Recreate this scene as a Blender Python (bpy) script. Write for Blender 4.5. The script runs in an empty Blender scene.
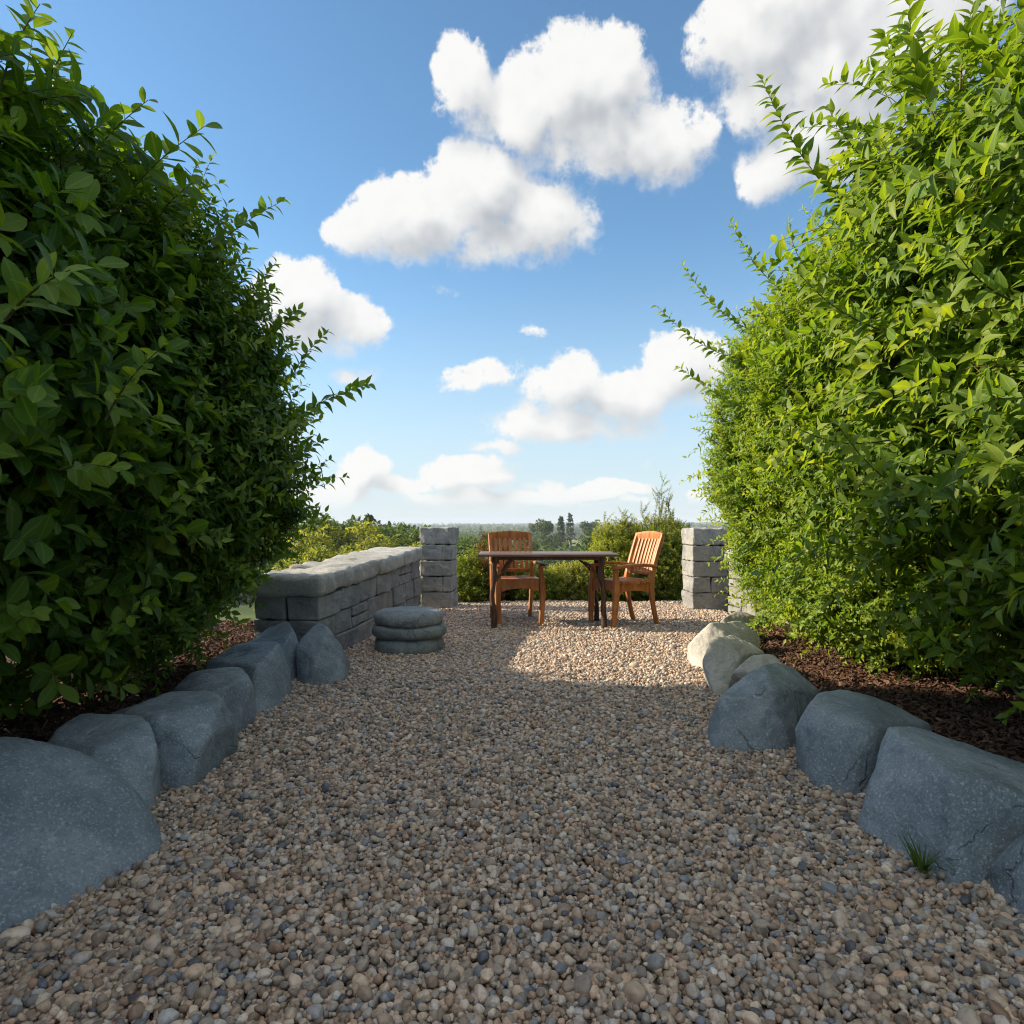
import bpy, bmesh, math, random
import numpy as np
from mathutils import Vector, Matrix, Euler, noise as mnoise

random.seed(7)
rng = np.random.default_rng(7)
R = math.radians
S = bpy.context.scene
COL = S.collection

# ------------------------------------------------------------------ camera, sky, sun, exposure
CAM_H = 1.05
FPX = 683.0          # focal length in pixels of a 1024 wide frame
HORIZON = 525.0
cam_d = bpy.data.cameras.new("camera")
cam_d.sensor_width = 36.0
cam_d.lens = 36.0 * FPX / 1024.0
cam_d.shift_y = (HORIZON - 512.0) / 1024.0
cam_d.clip_start = 0.05
cam_d.clip_end = 20000.0
cam = bpy.data.objects.new("camera", cam_d)
cam.location = (0, 0, CAM_H)
cam.rotation_euler = (R(90), 0, 0)
COL.objects.link(cam)
S.camera = cam

SUN_EL = R(25.5)
SUN_DIR = Vector((-1.0, 0.15, 0.0)).normalized() * math.cos(SUN_EL) + Vector((0, 0, math.sin(SUN_EL)))   # towards the sun
sun_d = bpy.data.lights.new("sun", 'SUN')
sun_d.energy = 5.0
sun_d.angle = R(0.6)
sun_d.color = (1.0, 0.84, 0.63)
sun = bpy.data.objects.new("sun", sun_d)
sun.rotation_euler = SUN_DIR.to_track_quat('Z', 'Y').to_euler()
sun.location = (-20, 0, 20)
COL.objects.link(sun)

S.view_settings.view_transform = 'Standard'
S.view_settings.look = 'None'
S.view_settings.exposure = 1.0
S.view_settings.gamma = 1.0
S.render.engine = 'CYCLES'
S.cycles.max_bounces = 8
S.cycles.diffuse_bounces = 3
S.cycles.glossy_bounces = 2
S.cycles.transmission_bounces = 4
S.cycles.transparent_max_bounces = 4
S.cycles.use_denoising = True
S.cycles.filter_width = 1.1
S.cycles.sample_clamp_indirect = 6.0


class NT:
    """small helper round a node tree"""
    def __init__(self, tree):
        self.t = tree
    def n(self, kind, **kw):
        nd = self.t.nodes.new(kind)
        for k, v in kw.items():
            setattr(nd, k, v)
        return nd
    def l(self, a, b):
        self.t.links.new(a, b)
    def put(self, sock, v):
        if isinstance(v, bpy.types.NodeSocket):
            self.t.links.new(v, sock)
        elif v is not None:
            sock.default_value = v
    def m(self, op, a, b=None, c=None, clamp=False):
        nd = self.t.nodes.new('ShaderNodeMath'); nd.operation = op; nd.use_clamp = clamp
        self.put(nd.inputs[0], a)
        if b is not None: self.put(nd.inputs[1], b)
        if c is not None: self.put(nd.inputs[2], c)
        return nd.outputs[0]
    def v(self, op, a, b=None, scale=None):
        nd = self.t.nodes.new('ShaderNodeVectorMath'); nd.operation = op
        self.put(nd.inputs[0], a)
        if b is not None: self.put(nd.inputs[1], b)
        if scale is not None: self.put(nd.inputs['Scale'], scale)
        return nd.outputs['Value'] if op in ('LENGTH', 'DOT_PRODUCT', 'DISTANCE') else nd.outputs['Vector']
    def mix(self, f, a, b, blend='MIX'):
        nd = self.t.nodes.new('ShaderNodeMix'); nd.data_type = 'RGBA'; nd.blend_type = blend
        self.put(nd.inputs[0], f); self.put(nd.inputs[6], a); self.put(nd.inputs[7], b)
        return nd.outputs[2]
    def ramp(self, f, stops, interp='LINEAR'):
        nd = self.t.nodes.new('ShaderNodeValToRGB'); nd.color_ramp.interpolation = interp
        e = nd.color_ramp.elements
        while len(e) > 1: e.remove(e[0])
        for i, (p, c) in enumerate(stops):
            el = e[0] if i == 0 else e.new(p)
            el.position = p
            el.color = (c[0], c[1], c[2], 1) if not isinstance(c, (int, float)) else (c, c, c, 1)
        self.put(nd.inputs[0], f)
        return nd.outputs[0]
    def noise(self, vec, scale, detail=4, rough=0.55, dist=0.0, out='Fac'):
        nd = self.t.nodes.new('ShaderNodeTexNoise')
        self.put(nd.inputs['Vector'], vec); self.put(nd.inputs['Scale'], scale)
        nd.inputs['Detail'].default_value = detail; nd.inputs['Roughness'].default_value = rough
        nd.inputs['Distortion'].default_value = dist
        return nd.outputs[out]
    def smooth(self, x, lo, hi, a=0.0, b=1.0):
        nd = self.t.nodes.new('ShaderNodeMapRange'); nd.interpolation_type = 'SMOOTHSTEP'
        self.put(nd.inputs[0], x); self.put(nd.inputs[1], lo); self.put(nd.inputs[2], hi)
        self.put(nd.inputs[3], a); self.put(nd.inputs[4], b)
        return nd.outputs[0]


CLOUD_HI, CLOUD_LO = 3.36, 1.60
CLOUD_FILL = (4.5, 4.5, 4.45, 1)      # added cloud out of view, brightened to fill the shade from above
SKY_TINT = (.53, .67, .69, 1)
HORIZON_COL = (2.28, 2.6, 2.93, 1)

def build_world():
    w = bpy.data.worlds.new("World"); S.world = w; w.use_nodes = True
    t = w.node_tree; t.nodes.clear(); q = NT(t)
    out = q.n('ShaderNodeOutputWorld'); bg = q.n('ShaderNodeBackground')
    q.l(bg.outputs[0], out.inputs[0])
    bg.inputs[1].default_value = 0.15
    sky = q.n('ShaderNodeTexSky'); sky.sky_type = 'NISHITA'; sky.sun_disc = False
    sky.sun_elevation = SUN_EL
    sky.sun_rotation = math.atan2(SUN_DIR.x, SUN_DIR.y)
    sky.air_density = 1.0; sky.dust_density = 0.2; sky.ozone_density = 2.5
    tc = q.n('ShaderNodeTexCoord'); d = tc.outputs['Generated']
    sp = q.n('ShaderNodeSeparateXYZ'); q.l(d, sp.inputs[0])
    az = q.m('ARCTAN2', sp.outputs[0], sp.outputs[1]); el = q.m('ARCSINE', sp.outputs[2])
    K = 6.83
    cb = q.n('ShaderNodeCombineXYZ'); q.l(q.m('MULTIPLY', az, K), cb.inputs[0]); q.l(q.m('MULTIPLY', el, K), cb.inputs[1])
    uv = cb.outputs[0]
    # one group = the height field of the clouds over (azimuth, elevation)
    def A(px, py, rx, ry):
        a = math.atan((px - 512) / FPX); e = math.atan((HORIZON - py) / FPX * math.cos(a))
        k = math.cos(a)
        return (a * K, e * K, max(rx / 100 * k * k, .02), max(ry / 100 * k, .02))
    puffs = [(466, 80, 36, 34), (516, 112, 70, 42), (590, 92, 76, 54), (610, 134, 104, 42), (668, 146, 56, 36),
             (480, 190, 66, 50), (420, 216, 76, 44), (362, 234, 46, 30), (545, 220, 62, 46), (505, 242, 70, 32),
             (300, 306, 60, 48), (350, 320, 48, 34), (357, 372, 24, 11),
             (480, 380, 40, 16),
             (568, 384, 54, 36), (626, 396, 78, 38), (682, 372, 56, 42), (562, 424, 88, 28), (500, 450, 36, 12), (612, 424, 76, 22),
             (770, 28, 88, 54), (850, 60, 100, 70), (910, 30, 100, 70), (766, 90, 60, 44), (776, 168, 40, 34), (830, 130, 84, 50),
             (362, 472, 34, 26), (335, 492, 52, 17), (400, 484, 40, 13), (600, 490, 60, 10), (470, 474, 54, 18), (492, 498, 100, 12), (552, 486, 40, 8), (392, 502, 90, 9),
             (704, 490, 26, 9), (620, 503, 60, 5), (300, 506, 60, 6), (535, 327, 16, 7), (642, 461, 14, 7), (443, 288, 14, 7)]
    g = bpy.data.node_groups.new('cloud_field', 'ShaderNodeTree')
    g.interface.new_socket('p', in_out='INPUT', socket_type='NodeSocketVector')
    g.interface.new_socket('h', in_out='OUTPUT', socket_type='NodeSocketFloat')
    g.interface.new_socket('s', in_out='OUTPUT', socket_type='NodeSocketFloat')
    h = NT(g); gi = h.n('NodeGroupInput'); go = h.n('NodeGroupOutput')
    p0 = gi.outputs[0]
    w1 = h.noise(p0, 1.5, 3, .5, 0, 'Color')
    w1 = h.v('SCALE', h.v('SUBTRACT', w1, (.5, .5, .5)), scale=.42)
    p = h.v('MULTIPLY', h.v('ADD', p0, w1), (1, 1, 0))
    acc = None
    for pf in puffs:
        cx, cy, rx, ry = A(*pf)
        low = 470 < pf[1] < 500 and pf[3] > 9
        ma = h.n('ShaderNodeVectorMath', operation='MULTIPLY_ADD')
        h.l(p, ma.inputs[0]); ma.inputs[1].default_value = (1 / rx, 1 / ry, 0); ma.inputs[2].default_value = (-cx / rx, -cy / ry, 0)
        dd = ma.outputs[0]
        kk = .85 if low else (.30 if ry < .1 else min(1.0, 0.22 + ry * 1.7))          # small puffs are thinner clouds
        hh = h.m('MULTIPLY_ADD', h.v('DOT_PRODUCT', dd, dd), -kk, kk)
        acc = hh if acc is None else h.m('SMOOTH_MAX', acc, hh, 0.16)
    big = h.noise(p0, 2.4, 8, .66)
    soft = h.noise(p0, 2.2, 2.5, .5)
    bil = h.m('ABSOLUTE', h.m('SUBTRACT', h.noise(p0, 5.5, 5, .62), .5))
    f = h.m('ADD', acc, h.m('MULTIPLY', h.m('SUBTRACT', big, .5), 1.75))
    f = h.m('ADD', f, h.m('MULTIPLY', h.m('SUBTRACT', .0, bil), 1.0))
    h.l(f, go.inputs[0])
    h.l(h.m('ADD', acc, h.m('MULTIPLY', h.m('SUBTRACT', soft, .5), 1.3)), go.inputs[1])
    def field(vec):
        nd = q.n('ShaderNodeGroup'); nd.node_tree = g
        q.put(nd.inputs[0], vec); return nd.outputs
    F0 = field(uv); F1 = field(q.v('ADD', uv, (-.12, .24, 0)))
    H0 = F0[0]
    lit = q.m('SUBTRACT', F0[1], F1[1])
    shade = q.smooth(lit, -.70, .60)
    dark = q.m('SUBTRACT', 1.0, shade)
    # crisp sunlit tops, ragged soft undersides
    alpha = q.smooth(H0, -.05, q.m('ADD', .30, q.m('MULTIPLY', dark, .60)))
    thick = q.smooth(F0[1], .0, .9)
    dark = q.m('MULTIPLY', dark, q.m('ADD', .35, q.m('MULTIPLY', thick, .65)))
    fine = q.noise(uv, 4.5, 5, .55)
    dark = q.m('ADD', dark, q.m('MULTIPLY', q.m('SUBTRACT', fine, .5), .30), None, True)
    ccol = q.mix(dark, (CLOUD_HI, CLOUD_HI * .985, CLOUD_HI * .955, 1), (CLOUD_LO * .90, CLOUD_LO * .97, CLOUD_LO * 1.06, 1))
    # unseen cloud added over the rest of the sky as neutral fill light
    over = q.noise(d, 2.3, 7, .6)
    outside = q.smooth(q.v('DOT_PRODUCT', d, (0, .94, .34)), .62, .40)
    a2 = q.m('MULTIPLY', q.m('MULTIPLY', q.smooth(over, .34, .54), outside), q.smooth(el, .45, .85))
    ccol = q.mix(a2, ccol, CLOUD_FILL)
    alpha = q.m('MAXIMUM', alpha, a2)
    alpha = q.m('MULTIPLY', alpha, q.smooth(el, 0.0, .05, 0.0, .95))
    hz = q.smooth(el, .46, -.02)
    skyc = q.mix(1.0, sky.outputs[0], SKY_TINT, 'MULTIPLY')
    skyc = q.mix(q.m('MULTIPLY', q.m('POWER', hz, 1.6), .85), skyc, HORIZON_COL)
    q.l(q.mix(alpha, skyc, ccol), bg.inputs[0])

build_world()

# ------------------------------------------------------------------ helpers
def G(px, py, z=0.0):
    """ground point seen at a pixel of the photograph (a measuring aid)"""
    Y = (CAM_H - z) * FPX / (py - HORIZON)
    return Vector(((px - 512) / FPX * Y, Y, z))

def P(px, py, Y):
    return Vector(((px - 512) / FPX * Y, Y, CAM_H - (py - HORIZON) / FPX * Y))

def tag(o, label=None, cat=None, group=None, kind=None):
    if label: o['label'] = label
    if cat: o['category'] = cat
    if group: o['group'] = group
    if kind: o['kind'] = kind
    return o

def empty(name, loc, rz=0.0):
    o = bpy.data.objects.new(name, None); COL.objects.link(o)
    o.empty_display_size = .1
    o.location = loc; o.rotation_euler = (0, 0, rz)
    return o

def link(name, me, mat=None, parent=None, smooth=False):
    o = bpy.data.objects.new(name, me); COL.objects.link(o)
    if mat is not None: me.materials.append(mat)
    if parent is not None: o.parent = parent
    if smooth: me.polygons.foreach_set('use_smooth', np.ones(len(me.polygons), dtype=bool))
    return o

def np_mesh(name, V, F, attrs=None):
    """V (n,3); F (m,k) index array or a list of such"""
    me = bpy.data.meshes.new(name)
    V = np.asarray(V, dtype=np.float32)
    Fs = F if isinstance(F, list) else [F]
    Fs = [np.asarray(f, dtype=np.int32) for f in Fs if len(f)]
    tot = sum(f.size for f in Fs); nf = sum(len(f) for f in Fs)
    me.vertices.add(len(V)); me.vertices.foreach_set('co', V.ravel())
    me.loops.add(tot); me.loops.foreach_set('vertex_index', np.concatenate([f.ravel() for f in Fs]))
    me.polygons.add(nf)
    sizes = np.concatenate([np.full(len(f), f.shape[1], dtype=np.int32) for f in Fs])
    starts = np.concatenate([[0], np.cumsum(sizes)[:-1]]).astype(np.int32)
    me.polygons.foreach_set('loop_start', starts)
    for k, a in (attrs or {}).items():
        at = me.attributes.new(k, 'FLOAT', 'POINT'); at.data.foreach_set('value', np.asarray(a, dtype=np.float32).ravel())
    me.update(calc_edges=True)
    return me

def bm_mesh(name, bm):
    me = bpy.data.meshes.new(name); bm.to_mesh(me); bm.free(); return me

def norm(a):
    return a / np.maximum(np.linalg.norm(a, axis=-1, keepdims=True), 1e-9)

def tube_np(paths, radii, sides=5):
    """paths (n,k,3), radii (n,k) -> V,F of open tubes"""
    n, k, _ = paths.shape
    tan = norm(np.gradient(paths, axis=1))
    ref = np.where(np.abs(tan[..., 2:3]) > .9, np.array([1., 0, 0]), np.array([0, 0, 1.]))
    a = norm(np.cross(tan, ref)); b = np.cross(tan, a)
    th = np.arange(sides) / sides * 2 * math.pi
    ring = a[:, :, None, :] * np.cos(th)[None, None, :, None] + b[:, :, None, :] * np.sin(th)[None, None, :, None]
    V = (paths[:, :, None, :] + ring * radii[:, :, None, None]).reshape(-1, 3)
    i = np.arange(n)[:, None, None] * k * sides; j = np.arange(k - 1)[None, :, None] * sides; s = np.arange(sides)[None, None, :]
    s2 = (s + 1) % sides
    F = np.stack([i + j + s, i + j + s2, i + j + sides + s2, i + j + sides + s], -1).reshape(-1, 4)
    return V, F

# ------------------------------------------------------------------ materials
def new_mat(name):
    m = bpy.data.materials.new(name); m.use_nodes = True
    t = m.node_tree; t.nodes.clear(); q = NT(t)
    out = q.n('ShaderNodeOutputMaterial')
    return m, q, out

def pbsdf(q, out, col, rough=.8, spec=.3, bump=None, bstr=.3, bdist=.01):
    b = q.n('ShaderNodeBsdfPrincipled')
    q.put(b.inputs['Base Color'], col); q.put(b.inputs['Roughness'], rough)
    b.inputs['Specular IOR Level'].default_value = spec
    if bump is not None:
        bp = q.n('ShaderNodeBump'); bp.inputs['Strength'].default_value = bstr; bp.inputs['Distance'].default_value = bdist
        q.l(bump, bp.inputs['Height']); q.l(bp.outputs[0], b.inputs['Normal'])
    q.l(b.outputs[0], out.inputs[0])
    return b

def mat_granite(name, c0, c1, c2, speck=120.0, warm=None, rough=.75, bstr=.35):
    m, q, out = new_mat(name)
    tc = q.n('ShaderNodeTexCoord'); geo = q.n('ShaderNodeNewGeometry'); p = geo.outputs['Position']
    oi = q.n('ShaderNodeObjectInfo')
    big = q.noise(p, 3.2, 5, .6)
    col = q.mix(q.smooth(big, .36, .66), (*c0, 1), (*c1, 1))
    mid = q.noise(p, 17.0, 6, .7)
    col = q.mix(q.m('MULTIPLY', q.smooth(mid, .45, .72), .45), col, (c0[0] * .62, c0[1] * .62, c0[2] * .62, 1))
    sp = q.noise(p, speck, 4, .75)
    col = q.mix(q.m('MULTIPLY', q.smooth(sp, .50, .74), .60), col, (*c2, 1))
    sp2 = q.noise(p, speck * 1.4, 3, .7)
    col = q.mix(q.m('MULTIPLY', q.smooth(sp2, .52, .74), .60), col, (c0[0] * .40, c0[1] * .40, c0[2] * .41, 1))
    if warm is not None:
        wn = q.noise(p, 1.6, 4, .6)
        col = q.mix(q.m('MULTIPLY', q.smooth(wn, .5, .72), .6), col, (*warm, 1))
    vo = q.n('ShaderNodeTexVoronoi', feature='DISTANCE_TO_EDGE'); vo.inputs['Scale'].default_value = 2.6
    q.l(q.v('ADD', p, q.v('SCALE', q.noise(p, 6.0, 5, .6, 0, 'Color'), scale=.16)), vo.inputs['Vector'])
    ck = q.m('MULTIPLY', q.smooth(vo.outputs['Distance'], .016, .0), q.smooth(q.noise(p, 2.3, 2, .5), .52, .62))
    col = q.mix(q.m('MULTIPLY', ck, .30), col, (c0[0] * .35, c0[1] * .33, c0[2] * .30, 1))
    li = q.noise(p, 7.0, 6, .72, .4)
    col = q.mix(q.m('MULTIPLY', q.smooth(li, .58, .66), .38), col, (c1[0] * 1.5, c1[1] * 1.5, c1[2] * 1.38, 1))
    st = q.noise(q.v('MULTIPLY', p, (6, 6, 1.2)), 1.0, 5, .65)
    col = q.mix(q.m('MULTIPLY', q.smooth(st, .52, .72), .40), col, (c0[0] * .5, c0[1] * .48, c0[2] * .45, 1))
    hs = q.n('ShaderNodeHueSaturation'); q.l(col, hs.inputs['Color'])
    q.l(q.m('ADD', .86, q.m('MULTIPLY', oi.outputs['Random'], .28)), hs.inputs['Value'])
    hb = q.m('SUBTRACT', q.m('ADD', q.m('MULTIPLY', q.noise(p, speck * .45, 5, .75), .75), q.noise(p, 14, 7, .7)), q.m('MULTIPLY', ck, .6))
    pbsdf(q, out, hs.outputs[0], rough, .45, hb, bstr, .012)
    return m

def mat_leaf(name, dark, light, young, trans=.35, rough=.42, spec=.45, vein=True):
    """leaf: 'tint' 0..1 is the leaf's own colour (old dark to fresh), 'mid' is 0 on the midrib"""
    m, q, out = new_mat(name)
    a = q.n('ShaderNodeAttribute', attribute_name='tint'); geo = q.n('ShaderNodeNewGeometry')
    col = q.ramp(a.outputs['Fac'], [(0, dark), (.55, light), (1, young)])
    if vein:
        md = q.n('ShaderNodeAttribute', attribute_name='mid'); ln = q.n('ShaderNodeAttribute', attribute_name='along')
        sv = q.m('ABSOLUTE', q.m('SINE', q.m('MULTIPLY', q.m('SUBTRACT', ln.outputs['Fac'], q.m('MULTIPLY', md.outputs['Fac'], .22)), 26.0)))
        col = q.mix(q.m('MULTIPLY', q.smooth(sv, .28, .0), .22), col, (young[0] * 1.2, young[1] * 1.15, young[2] * 1.4, 1))
        col = q.mix(q.m('MULTIPLY', q.smooth(md.outputs['Fac'], .16, .0), .35), col, (young[0] * 1.5, young[1] * 1.4, young[2] * 1.8, 1))
    col = q.mix(q.m('MULTIPLY', q.noise(geo.outputs['Position'], 24, 3, .6), .35), col, (dark[0], dark[1], dark[2], 1))
    b = q.n('ShaderNodeBsdfPrincipled'); q.l(col, b.inputs['Base Color'])
    b.inputs['Roughness'].default_value = rough; b.inputs['Specular IOR Level'].default_value = spec
    tr = q.n('ShaderNodeBsdfTranslucent')
    q.l(q.mix(1.0, col, (1.9, 1.75, .55, 1), 'MULTIPLY'), tr.inputs[0])
    mx = q.n('ShaderNodeMixShader'); mx.inputs[0].default_value = trans
    q.l(b.outputs[0], mx.inputs[1]); q.l(tr.outputs[0], mx.inputs[2]); q.l(mx.outputs[0], out.inputs[0])
    return m

def mat_wood(name, c0, c1, c2, scale=(3, 3, 60), rough=.5, spec=.4, weather=None, coord='Object', bstr=.25):
    m, q, out = new_mat(name)
    tc = q.n('ShaderNodeTexCoord')
    v = q.v('MULTIPLY', tc.outputs[coord], scale)
    g = q.noise(v, 1.0, 6, .62, .6)
    col = q.ramp(g, [(.3, c0), (.5, c1), (.72, c2)])
    geo = q.n('ShaderNodeNewGeometry')
    big = q.noise(geo.outputs['Position'], 7, 4, .6)
    col = q.mix(q.m('MULTIPLY', q.smooth(big, .45, .75), .45), col, (*c0, 1))
    if weather is not None:
        col = q.mix(q.m('MULTIPLY', q.smooth(q.noise(v, 1.7, 5, .6), .42, .62), .7), col, (*weather, 1))
    rr = q.m('ADD', rough - .1, q.m('MULTIPLY', big, .2))
    pbsdf(q, out, col, rr, spec, g, bstr, .004)
    return m

def mat_plain(name, stops, scale=4.0, rough=.85, bscale=30, bstr=.3, coord='pos', bdist=.01, spec=.2):
    m, q, out = new_mat(name)
    geo = q.n('ShaderNodeNewGeometry')
    n1 = q.noise(geo.outputs['Position'], scale, 6, .6)
    col = q.ramp(n1, stops)
    pbsdf(q, out, col, rough, spec, q.noise(geo.outputs['Position'], bscale, 6, .65), bstr, bdist)
    return m

def mat_random(name, stops, rough=.6, vs=30.0, spec=.35, interp='LINEAR'):
    """each instance has its own colour"""
    m, q, out = new_mat(name)
    oi = q.n('ShaderNodeObjectInfo'); tc = q.n('ShaderNodeTexCoord')
    col = q.ramp(oi.outputs['Random'], stops, interp)
    r2 = q.m('FRACT', q.m('MULTIPLY', oi.outputs['Random'], 91.7))
    hs = q.n('ShaderNodeHueSaturation'); q.l(col, hs.inputs['Color'])
    q.l(q.m('ADD', .44, q.m('MULTIPLY', r2, .78)), hs.inputs['Value'])
    hs.inputs['Saturation'].default_value = .94
    n1 = q.noise(tc.outputs['Object'], vs, 4, .65)
    c = q.mix(q.m('MULTIPLY', q.smooth(n1, .42, .7), .5), hs.outputs[0], (.13, .09, .065, 1))
    geo = q.n('ShaderNodeNewGeometry')
    n2 = q.noise(geo.outputs['Position'], 160, 4, .7)
    c = q.mix(q.m('MULTIPLY', q.smooth(n2, .52, .7), .3), c, (.42, .36, .3, 1))
    pbsdf(q, out, c, rough, spec, n2, .25, .003)
    return m

M = {}
M['rock'] = mat_granite('rock_granite', (.150, .186, .212), (.250, .292, .320), (.64, .69, .73), 95, None, .52, .9)
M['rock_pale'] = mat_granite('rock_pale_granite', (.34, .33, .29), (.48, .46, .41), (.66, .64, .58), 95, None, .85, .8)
M['wall'] = mat_granite('wall_stone', (.20, .203, .20), (.31, .31, .295), (.46, .45, .42), 60, (.22, .20, .16), .85, .9)
M['cap'] = mat_granite('coping_stone', (.29, .29, .272), (.44, .43, .39), (.57, .55, .50), 55, (.27, .24, .18), .85, .9)
M['wall_joint'] = mat_plain('wall_joint', [(.3, (.05, .05, .045)), (.7, (.11, .10, .09))], 20)
M['stool'] = mat_granite('stool_stone', (.14, .165, .175), (.23, .26, .265), (.44, .46, .46), 80, (.19, .17, .13), .8, .9)
M['chair'] = mat_wood('chair_wood', (.20, .062, .015), (.40, .135, .032), (.54, .225, .065), (14, 14, 3), .42, .45)
M['table_leg'] = mat_wood('table_leg_wood', (.030, .016, .011), (.066, .034, .020), (.115, .063, .038), (40, 40, 5), .55, .35, bstr=.6)
M['table_top'] = mat_wood('tabletop_wood', (.075, .040, .024), (.15, .085, .052), (.23, .145, .10), (2.2, 26, 26), .33, .5, bstr=.3)
M['bark'] = mat_plain('shrub_bark', [(.3, (.045, .030, .020)), (.7, (.12, .085, .055))], 18, .9, 60, .5)
M['twig'] = mat_plain('green_twig', [(.3, (.07, .075, .02)), (.7, (.13, .11, .04))], 18, .8, 60, .3)
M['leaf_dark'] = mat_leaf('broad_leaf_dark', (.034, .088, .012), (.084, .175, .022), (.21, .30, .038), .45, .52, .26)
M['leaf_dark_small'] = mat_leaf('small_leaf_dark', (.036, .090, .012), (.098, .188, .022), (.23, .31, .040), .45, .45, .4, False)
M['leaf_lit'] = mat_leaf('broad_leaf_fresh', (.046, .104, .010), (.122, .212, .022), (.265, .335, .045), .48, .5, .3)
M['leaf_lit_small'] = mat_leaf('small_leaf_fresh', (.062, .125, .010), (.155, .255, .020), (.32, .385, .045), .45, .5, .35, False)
M['leaf_edge'] = mat_leaf('edge_shrub_leaf', (.080, .125, .018), (.20, .245, .034), (.39, .40, .07), .6, .5, .35, False)
M['leaf_red'] = mat_leaf('rusty_leaf', (.045, .060, .015), (.095, .105, .022), (.30, .085, .035), .4, .5, .35, False)
M['leaf_yellow'] = mat_leaf('tree_leaf_yellow', (.10, .13, .026), (.22, .245, .050), (.36, .36, .085), .5, .6, .25, False)
M['leaf_green'] = mat_leaf('tree_leaf_green', (.045, .080, .022), (.10, .15, .036), (.19, .23, .055), .3, .6, .25, False)
M['leaf_pine'] = mat_leaf('tree_leaf_pine', (.035, .060, .026), (.065, .100, .036), (.11, .145, .05), .2, .7, .2, False)
M['grass'] = mat_leaf('grass_blade', (.03, .065, .012), (.07, .13, .02), (.15, .20, .04), .35, .5, .3, False)
M['pebble'] = mat_random('pebble', [(0, (.44, .27, .16)), (.14, (.58, .42, .285)), (.28, (.36, .265, .19)), (.42, (.62, .495, .37)),
                                    (.54, (.45, .265, .155)), (.66, (.55, .44, .335)), (.77, (.44, .375, .315)), (.84, (.38, .355, .33)), (.88, (.09, .102, .125)),
                                    (.925, (.26, .275, .295)), (.96, (.68, .60, .50)), (1, (.30, .215, .155))], .46, 1.3)
M['chip'] = mat_random('bark_chip', [(0, (.075, .034, .019)), (.4, (.15, .068, .036)), (.7, (.055, .028, .018)), (1, (.22, .12, .07))], .9, 2.0, .15)
M['dirt'] = mat_plain('gravel_bed', [(.3, (.06, .042, .03)), (.7, (.12, .085, .06))], 30, .95, 90, .6)
M['soil'] = mat_plain('soil', [(.3, (.035, .018, .011)), (.7, (.085, .042, .025))], 25, .95, 90, .6)

# ------------------------------------------------------------------ ground and distance
TX0, TX1, TY0, TY1 = -6.0, 6.5, -9.0, 9.55
def terr_z(x, y):
    """height of the land: the terrace, its bank, the valley and the far hills"""
    dx = np.maximum(np.maximum(TX0 - x, x - TX1), 0); dy = np.maximum(np.maximum(TY0 - y, y - TY1), 0)
    # left of the wall the bank begins at the wall itself
    dl = np.where((y > 5.0), np.maximum(np.minimum(-1.75 - x, 99999), 0), 0)
    d = np.sqrt(np.maximum(dx, np.minimum(dl, np.maximum(dx, dl))) ** 2 + dy ** 2)
    z = -np.interp(d, [0, .25, 1.5, 5, 12, 30, 80, 180, 1400, 2600, 4200, 6500], [0.08, .10, .5, 1.5, 3.2, 7.0, 15, 21, 24, 17, 6, -8])
    r = np.sqrt(x * x + y * y)
    far = np.clip((r - 900) / 2500, 0, 1)
    a = np.arctan2(x, np.maximum(y, 1e-3))
    z = z + far * (6 * np.sin(a * 9 + 1.0) + 4 * np.sin(a * 23 + r * .0011) + 16 * np.exp(-((a - .30) / .09) ** 2))
    z = z + np.clip((d - 3) / 20, 0, 1) * (0.7 * np.sin(x * .11 + 1.3) * np.cos(y * .09))
    return z

def build_terrain():
    nr, na = 230, 300
    rr = np.concatenate([[0.0], np.geomspace(.8, 6800, nr - 1)])
    aa = np.linspace(0, 2 * math.pi, na, endpoint=False)
    X = rr[:, None] * np.sin(aa)[None, :]; Y = rr[:, None] * np.cos(aa)[None, :] + 4.0
    Z = terr_z(X, Y)
    V = np.stack([X, Y, Z], -1).reshape(-1, 3)
    i = np.arange(nr - 1)[:, None] * na; j = np.arange(na)[None, :]; j2 = (j + 1) % na
    F = np.stack([i + j, i + j2, i + na + j2, i + na + j], -1).reshape(-1, 4)
    m, q, out = new_mat('grassland')
    geo = q.n('ShaderNodeNewGeometry'); p = geo.outputs['Position']
    c = q.ramp(q.noise(p, .9, 6, .65), [(.3, (.045, .075, .018)), (.5, (.095, .13, .03)), (.7, (.17, .19, .05))])
    far = q.ramp(q.noise(p, .004, 5, .6), [(.35, (.035, .06, .022)), (.5, (.06, .085, .03)), (.6, (.14, .17, .055))])
    ln = q.v('LENGTH', p)
    c = q.mix(q.smooth(ln, 60, 260), c, far)
    pbsdf(q, out, c, .95, .1, q.noise(p, 8, 6, .7), .6, .05)
    o = link('terrain', np_mesh('terrain', V, F), m, None, True)
    tag(o, kind='structure')

build_terrain()

def sheet(name, mat, poly, z0, res=.12, bump=.0, smooth=True, lift=None):
    """a flat sheet cut to a polygon"""
    bm = bmesh.new()
    vs = [bm.verts.new((x, y, z0)) for x, y in poly]
    bm.faces.new(vs)
    bmesh.ops.triangulate(bm, faces=bm.faces[:])
    for _ in range(4):
        ed = [e for e in bm.edges if e.calc_length() > res * 3]
        if not ed: break
        bmesh.ops.subdivide_edges(bm, edges=ed, cuts=1)
        bmesh.ops.triangulate(bm, faces=bm.faces[:])
    for v in bm.verts:
        v.co.z = z0 + bump * mnoise.noise(v.co * 1.3) + (lift(v.co) if lift else 0)
    o = link(name, bm_mesh(name, bm), mat, None, smooth)
    tag(o, kind='structure')
    return o

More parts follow.
